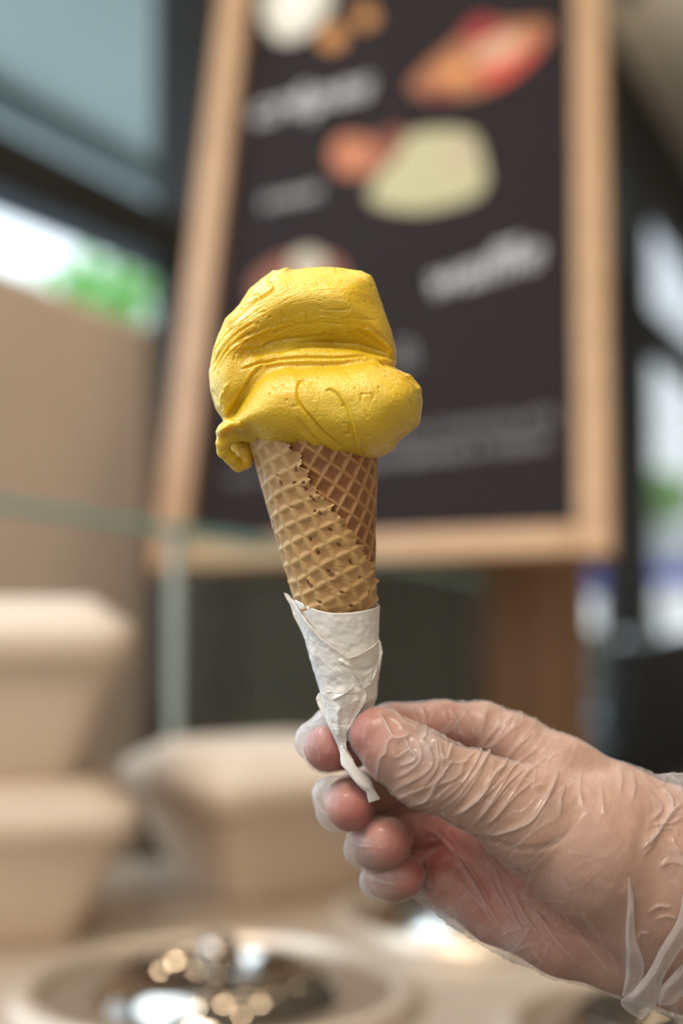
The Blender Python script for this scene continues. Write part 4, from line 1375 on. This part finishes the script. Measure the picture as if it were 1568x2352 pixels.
# loose cuff end hanging at the wrist: folded strips of film
def strip(name, left, right, depth, parent, n=40, m=14, wav=6.0, seed=1):
    """sheet between two traced edges"""
    A, B = spline(left, 8), spline(right, 8)
    A = A[np.linspace(0, len(A) - 1, n).astype(int)]; B = B[np.linspace(0, len(B) - 1, n).astype(int)]
    t = np.linspace(0, 1, m)
    dpt = np.interp(np.linspace(0, 1, n), np.linspace(0, 1, len(depth)), depth)
    Wd = dpt[:, None] - 16 * np.sin(math.pi * t)[None] + wav * np.sin(t * 9 + seed)[None]
    XY = A[:, None] * (1 - t)[None, :, None] + B[:, None] * t[None, :, None]
    kz = (1 + Wd * S / D0)[..., None]
    XY = np.array([784.0, 1176.0]) + (XY - np.array([784.0, 1176.0])) * kz
    Pn = np.concatenate([XY, Wd[..., None]], -1).reshape(-1, 3)
    Pn[:, 2] += 5 * vnoise(Pn * .03, 70 + seed)
    Fq = grid_faces(n, m)
    me = np_mesh(name, hero_world(Pn), Fq)
    eg = np.abs(t - 0.5) * 2
    add_attr(me, 'fold', np.clip(np.repeat((0.12 + 0.3 * eg ** 3)[None], n, 0).ravel(), 0, 1))
    o = link(name, me, filmm, parent)
    md = o.modifiers.new('thickness', 'SOLIDIFY'); md.thickness = 0.0002
    return o
s1_ = strip('cuff_fold', Z5([(1570, 1280), (1530, 1440), (1440, 1600), (1380, 1720), (1280, 1860), (1195, 1930), (1230, 1990), (1310, 2040)]),
            Z5([(1640, 1440), (1600, 1560), (1520, 1680), (1450, 1800), (1440, 1850), (1420, 1930), (1380, 1990), (1325, 2042)]), (-210, -200, -190, -150, -120), glove, seed=1)
s1_['label'] = 'loose white cuff end hanging below the wrist'
strip('cuff_fold', Z5([(1640, 1560), (1580, 1640), (1540, 1720), (1450, 1830), (1425, 1900), (1420, 1950)]),
      Z5([(1660, 1800), (1600, 1860), (1568, 1900), (1530, 1940), (1480, 1960), (1425, 1955)]), (-150, -140, -120), glove, seed=2)
strip('cuff_fold', Z5([(1240, 1190), (1235, 1350), (1225, 1550), (1230, 1720), (1210, 1860), (1200, 1900)]),
      Z5([(1250, 1190), (1275, 1350), (1285, 1550), (1335, 1720), (1300, 1840), (1215, 1905)]), (-195, -205, -190, -150, -110), glove, seed=3, wav=3)

# ================================================================== PAPER NAPKIN
def napkin_sheet(outline, bulge, layer, nx=70, ny=110, wob=2.0, seed=0, lift=None):
    """a piece of paper following the cone: traced outline, wrapped round the axis"""
    o = np.array(outline, float)
    lo, hi = o.min(0), o.max(0)
    ys = np.linspace(lo[1] + 0.01, hi[1] - 0.01, ny)
    rows = []
    for y in ys:
        xs = []
        for i in range(len(o)):
            a, b = o[i], o[(i + 1) % len(o)]
            if (a[1] > y) != (b[1] > y):
                xs.append(a[0] + (b[0] - a[0]) * (y - a[1]) / (b[1] - a[1]))
        rows.append((min(xs), max(xs)))
    rows = np.array(rows)
    t = np.linspace(0, 1, nx)
    X = rows[:, :1] * (1 - t) + rows[:, 1:] * t
    Y = np.repeat(ys[:, None], nx, 1)
    # axis and radius of the wrapped paper at this height
    cx = np.interp(ys, [1360, 1400, 1500, 1600, 1680, 1740, 1790, 1840], [768, 772, 786, 802, 792, 802, 826, 856])
    rr = np.interp(ys, [1360, 1400, 1500, 1600, 1680, 1740, 1790, 1840], [100, 95, 82, 66, 40, 24, 20, 20])
    u = np.clip((X - cx[:, None]) / rr[:, None], -0.995, 0.995)
    Wd = -rr[:, None] * np.sqrt(1 - u * u) * bulge - layer + 10
    ext = np.clip(np.abs((X - cx[:, None]) / rr[:, None]) - 1, 0, 1)
    Pn = np.stack([X, Y, Wd], -1).reshape(-1, 3)
    nz = vnoise(Pn * .03, 80 + seed) * 2.2 * wob + vnoise(Pn * .09, 90 + seed) * wob * .8 + vnoise(Pn * .25, 95 + seed) * .7
    Pn[:, 2] -= nz
    if lift is not None:
        Pn[:, 2] -= lift(Pn)
    return Pn, grid_faces(ny, nx)
Z3 = lambda p: [(620 + x / 4.523, 1340 + y / 4.523) for x, y in p]
sheets = []
# full wrap (front half to the back) under the folds
nth2, ns2 = 120, 90
TH, YS = np.meshgrid(np.linspace(-math.pi, math.pi, nth2, endpoint=False), np.linspace(0, 1, ns2), indexing='ij')
topy = 1396 + 0 * TH - 26 * np.clip(-np.sin(TH), 0, 1) ** 2 * 1.0 - 6 * np.clip(np.sin(TH), 0, 1) ** 2 + 6 * np.cos(TH)
yy = topy * (1 - YS) + 1700 * YS
cx = np.interp(yy, [1360, 1400, 1500, 1600, 1700], [772, 774, 789, 802, 800])
rr = np.interp(yy, [1360, 1400, 1500, 1600, 1700], [101, 94, 80, 63, 26])
Pw = np.stack([cx + rr * np.sin(TH), yy, 10 - rr * np.cos(TH) * 1.0], -1).reshape(-1, 3)
Pw += (np.stack([np.sin(TH), 0 * TH, -np.cos(TH)], -1).reshape(-1, 3)) * (2.0 * vnoise(Pw * .035, 101) + 1.2 * vnoise(Pw * .1, 102) + .6 * vnoise(Pw * .28, 103))[:, None]
sheets.append((Pw, grid_faces(nth2, ns2, True)))
# left front layer with the diagonal edge and the pointed corner
sheets.append(napkin_sheet(Z3([(145, 95), (170, 98), (200, 120), (290, 250), (400, 390), (530, 530), (680, 640), (760, 690), (800, 735), (1130, 900), (1090, 1190), (980, 1220), (640, 1200), (545, 1080), (520, 1000), (480, 850), (420, 690), (330, 500), (250, 350), (210, 220), (165, 150)]), 1.05, 5, seed=1,
              lift=lambda p: 5 * curve_field(p, Z3([(150, 110), (290, 260), (400, 400), (530, 540), (680, 650), (800, 735)]), 6)))
# right flap folded over
sheets.append(napkin_sheet(Z3([(700, 735), (760, 740), (810, 737), (920, 700), (1050, 640), (1130, 580), (1145, 600), (1168, 710), (1155, 800), (1140, 900), (1080, 1000), (960, 1070), (930, 960), (800, 820), (730, 770)]), 1.05, 13, seed=2,
              lift=lambda p: 7 * curve_field(p, Z3([(800, 740), (950, 690), (1130, 590)]), 5) + 9 * curve_field(p, Z3([(1150, 720), (1120, 860), (1060, 990)]), 4) - 6 * curve_field(p, Z3([(800, 820), (1000, 860), (1120, 800)]), 5) + 6 * curve_field(p, Z3([(720, 740), (780, 800), (900, 850)]), 5)))
# lower piece down to the pinch
sheets.append(napkin_sheet(Z3([(550, 1100), (570, 1110), (640, 1175), (760, 1100), (870, 1018), (985, 1080), (1000, 1130), (990, 1200), (900, 1330), (840, 1440), (790, 1530), (790, 1640), (800, 1720), (740, 1790), (700, 1660), (620, 1480), (560, 1380), (500, 1260), (478, 1190), (500, 1140)]), 1.05, 17, seed=3,
              lift=lambda p: 7 * curve_field(p, Z3([(645, 1172), (760, 1100), (870, 1020)]), 4) + 5 * curve_field(p, Z3([(720, 1200), (700, 1400), (720, 1600)]), 6) - 4 * curve_field(p, Z3([(980, 1080), (900, 1250), (820, 1450)]), 6)))
# twisted tail
tail = spline(Z3([(745, 1650), (800, 1800), (850, 1890), (930, 1990), (1010, 2070), (1050, 2130), (1085, 2225)]), 10)
nt2 = len(tail); ring = 20
tg = np.gradient(tail, axis=0); tg /= np.linalg.norm(tg, axis=1)[:, None]
nrm = np.stack([-tg[:, 1], tg[:, 0]], 1)
T = []
for i in range(nt2):
    q = i / (nt2 - 1)
    a_ = (15.0 - 3.5 * q + 2.0 * math.sin(q * 14)) * (0.25 + 0.75 * min(1, q * 5))
    b_ = 12 - 4 * q
    for k in range(ring):
        an = 2 * math.pi * k / ring
        cr_ = 1 + 0.16 * math.sin(3 * an + q * 9)
        T.append((tail[i, 0] + nrm[i, 0] * a_ * math.cos(an) * cr_, tail[i, 1] + nrm[i, 1] * a_ * math.cos(an) * cr_, -32 - 14 * math.sin(q * 3.1) + b_ * math.sin(an) * cr_))
Ft = []
for i in range(nt2 - 1):
    for k in range(ring):
        j = (k + 1) % ring
        Ft.append((i * ring + k, i * ring + j, (i + 1) * ring + j, (i + 1) * ring + k))
sheets.append((np.array(T), np.array(Ft)))
Va, Fa, o_ = [], [], 0
for v, q in sheets:
    Va.append(v); Fa.append(q + o_); o_ += len(v)
m, nt, b = new_mat('tissue_paper')
b.inputs['Base Color'].default_value = (0.80, 0.755, 0.70, 1)
b.inputs['Roughness'].default_value = 0.85
b.inputs['Subsurface Weight'].default_value = 0.2
b.inputs['Subsurface Radius'].default_value = (0.003, 0.002, 0.0015)
b.inputs['Subsurface Scale'].default_value = 0.5
tc = N(nt, 'ShaderNodeTexCoord')
nz = N(nt, 'ShaderNodeTexNoise', Scale=420.0, Detail=5.0, Roughness=0.7)
nt.links.new(tc.outputs['Object'], nz.inputs['Vector'])
bp = N(nt, 'ShaderNodeBump', Strength=0.5, Distance=0.0005)
nt.links.new(nz.outputs['Fac'], bp.inputs['Height'])
nt.links.new(bp.outputs[0], b.inputs['Normal'])
nap = link('paper_napkin', np_mesh('paper_napkin', hero_world(np.concatenate(Va)), np.concatenate(Fa)), m)
tag(nap, 'white paper napkin wrapped and twisted round the pointed end of the cone', 'napkin')
md = nap.modifiers.new('thickness', 'SOLIDIFY'); md.thickness = 0.00018; md.offset = -1
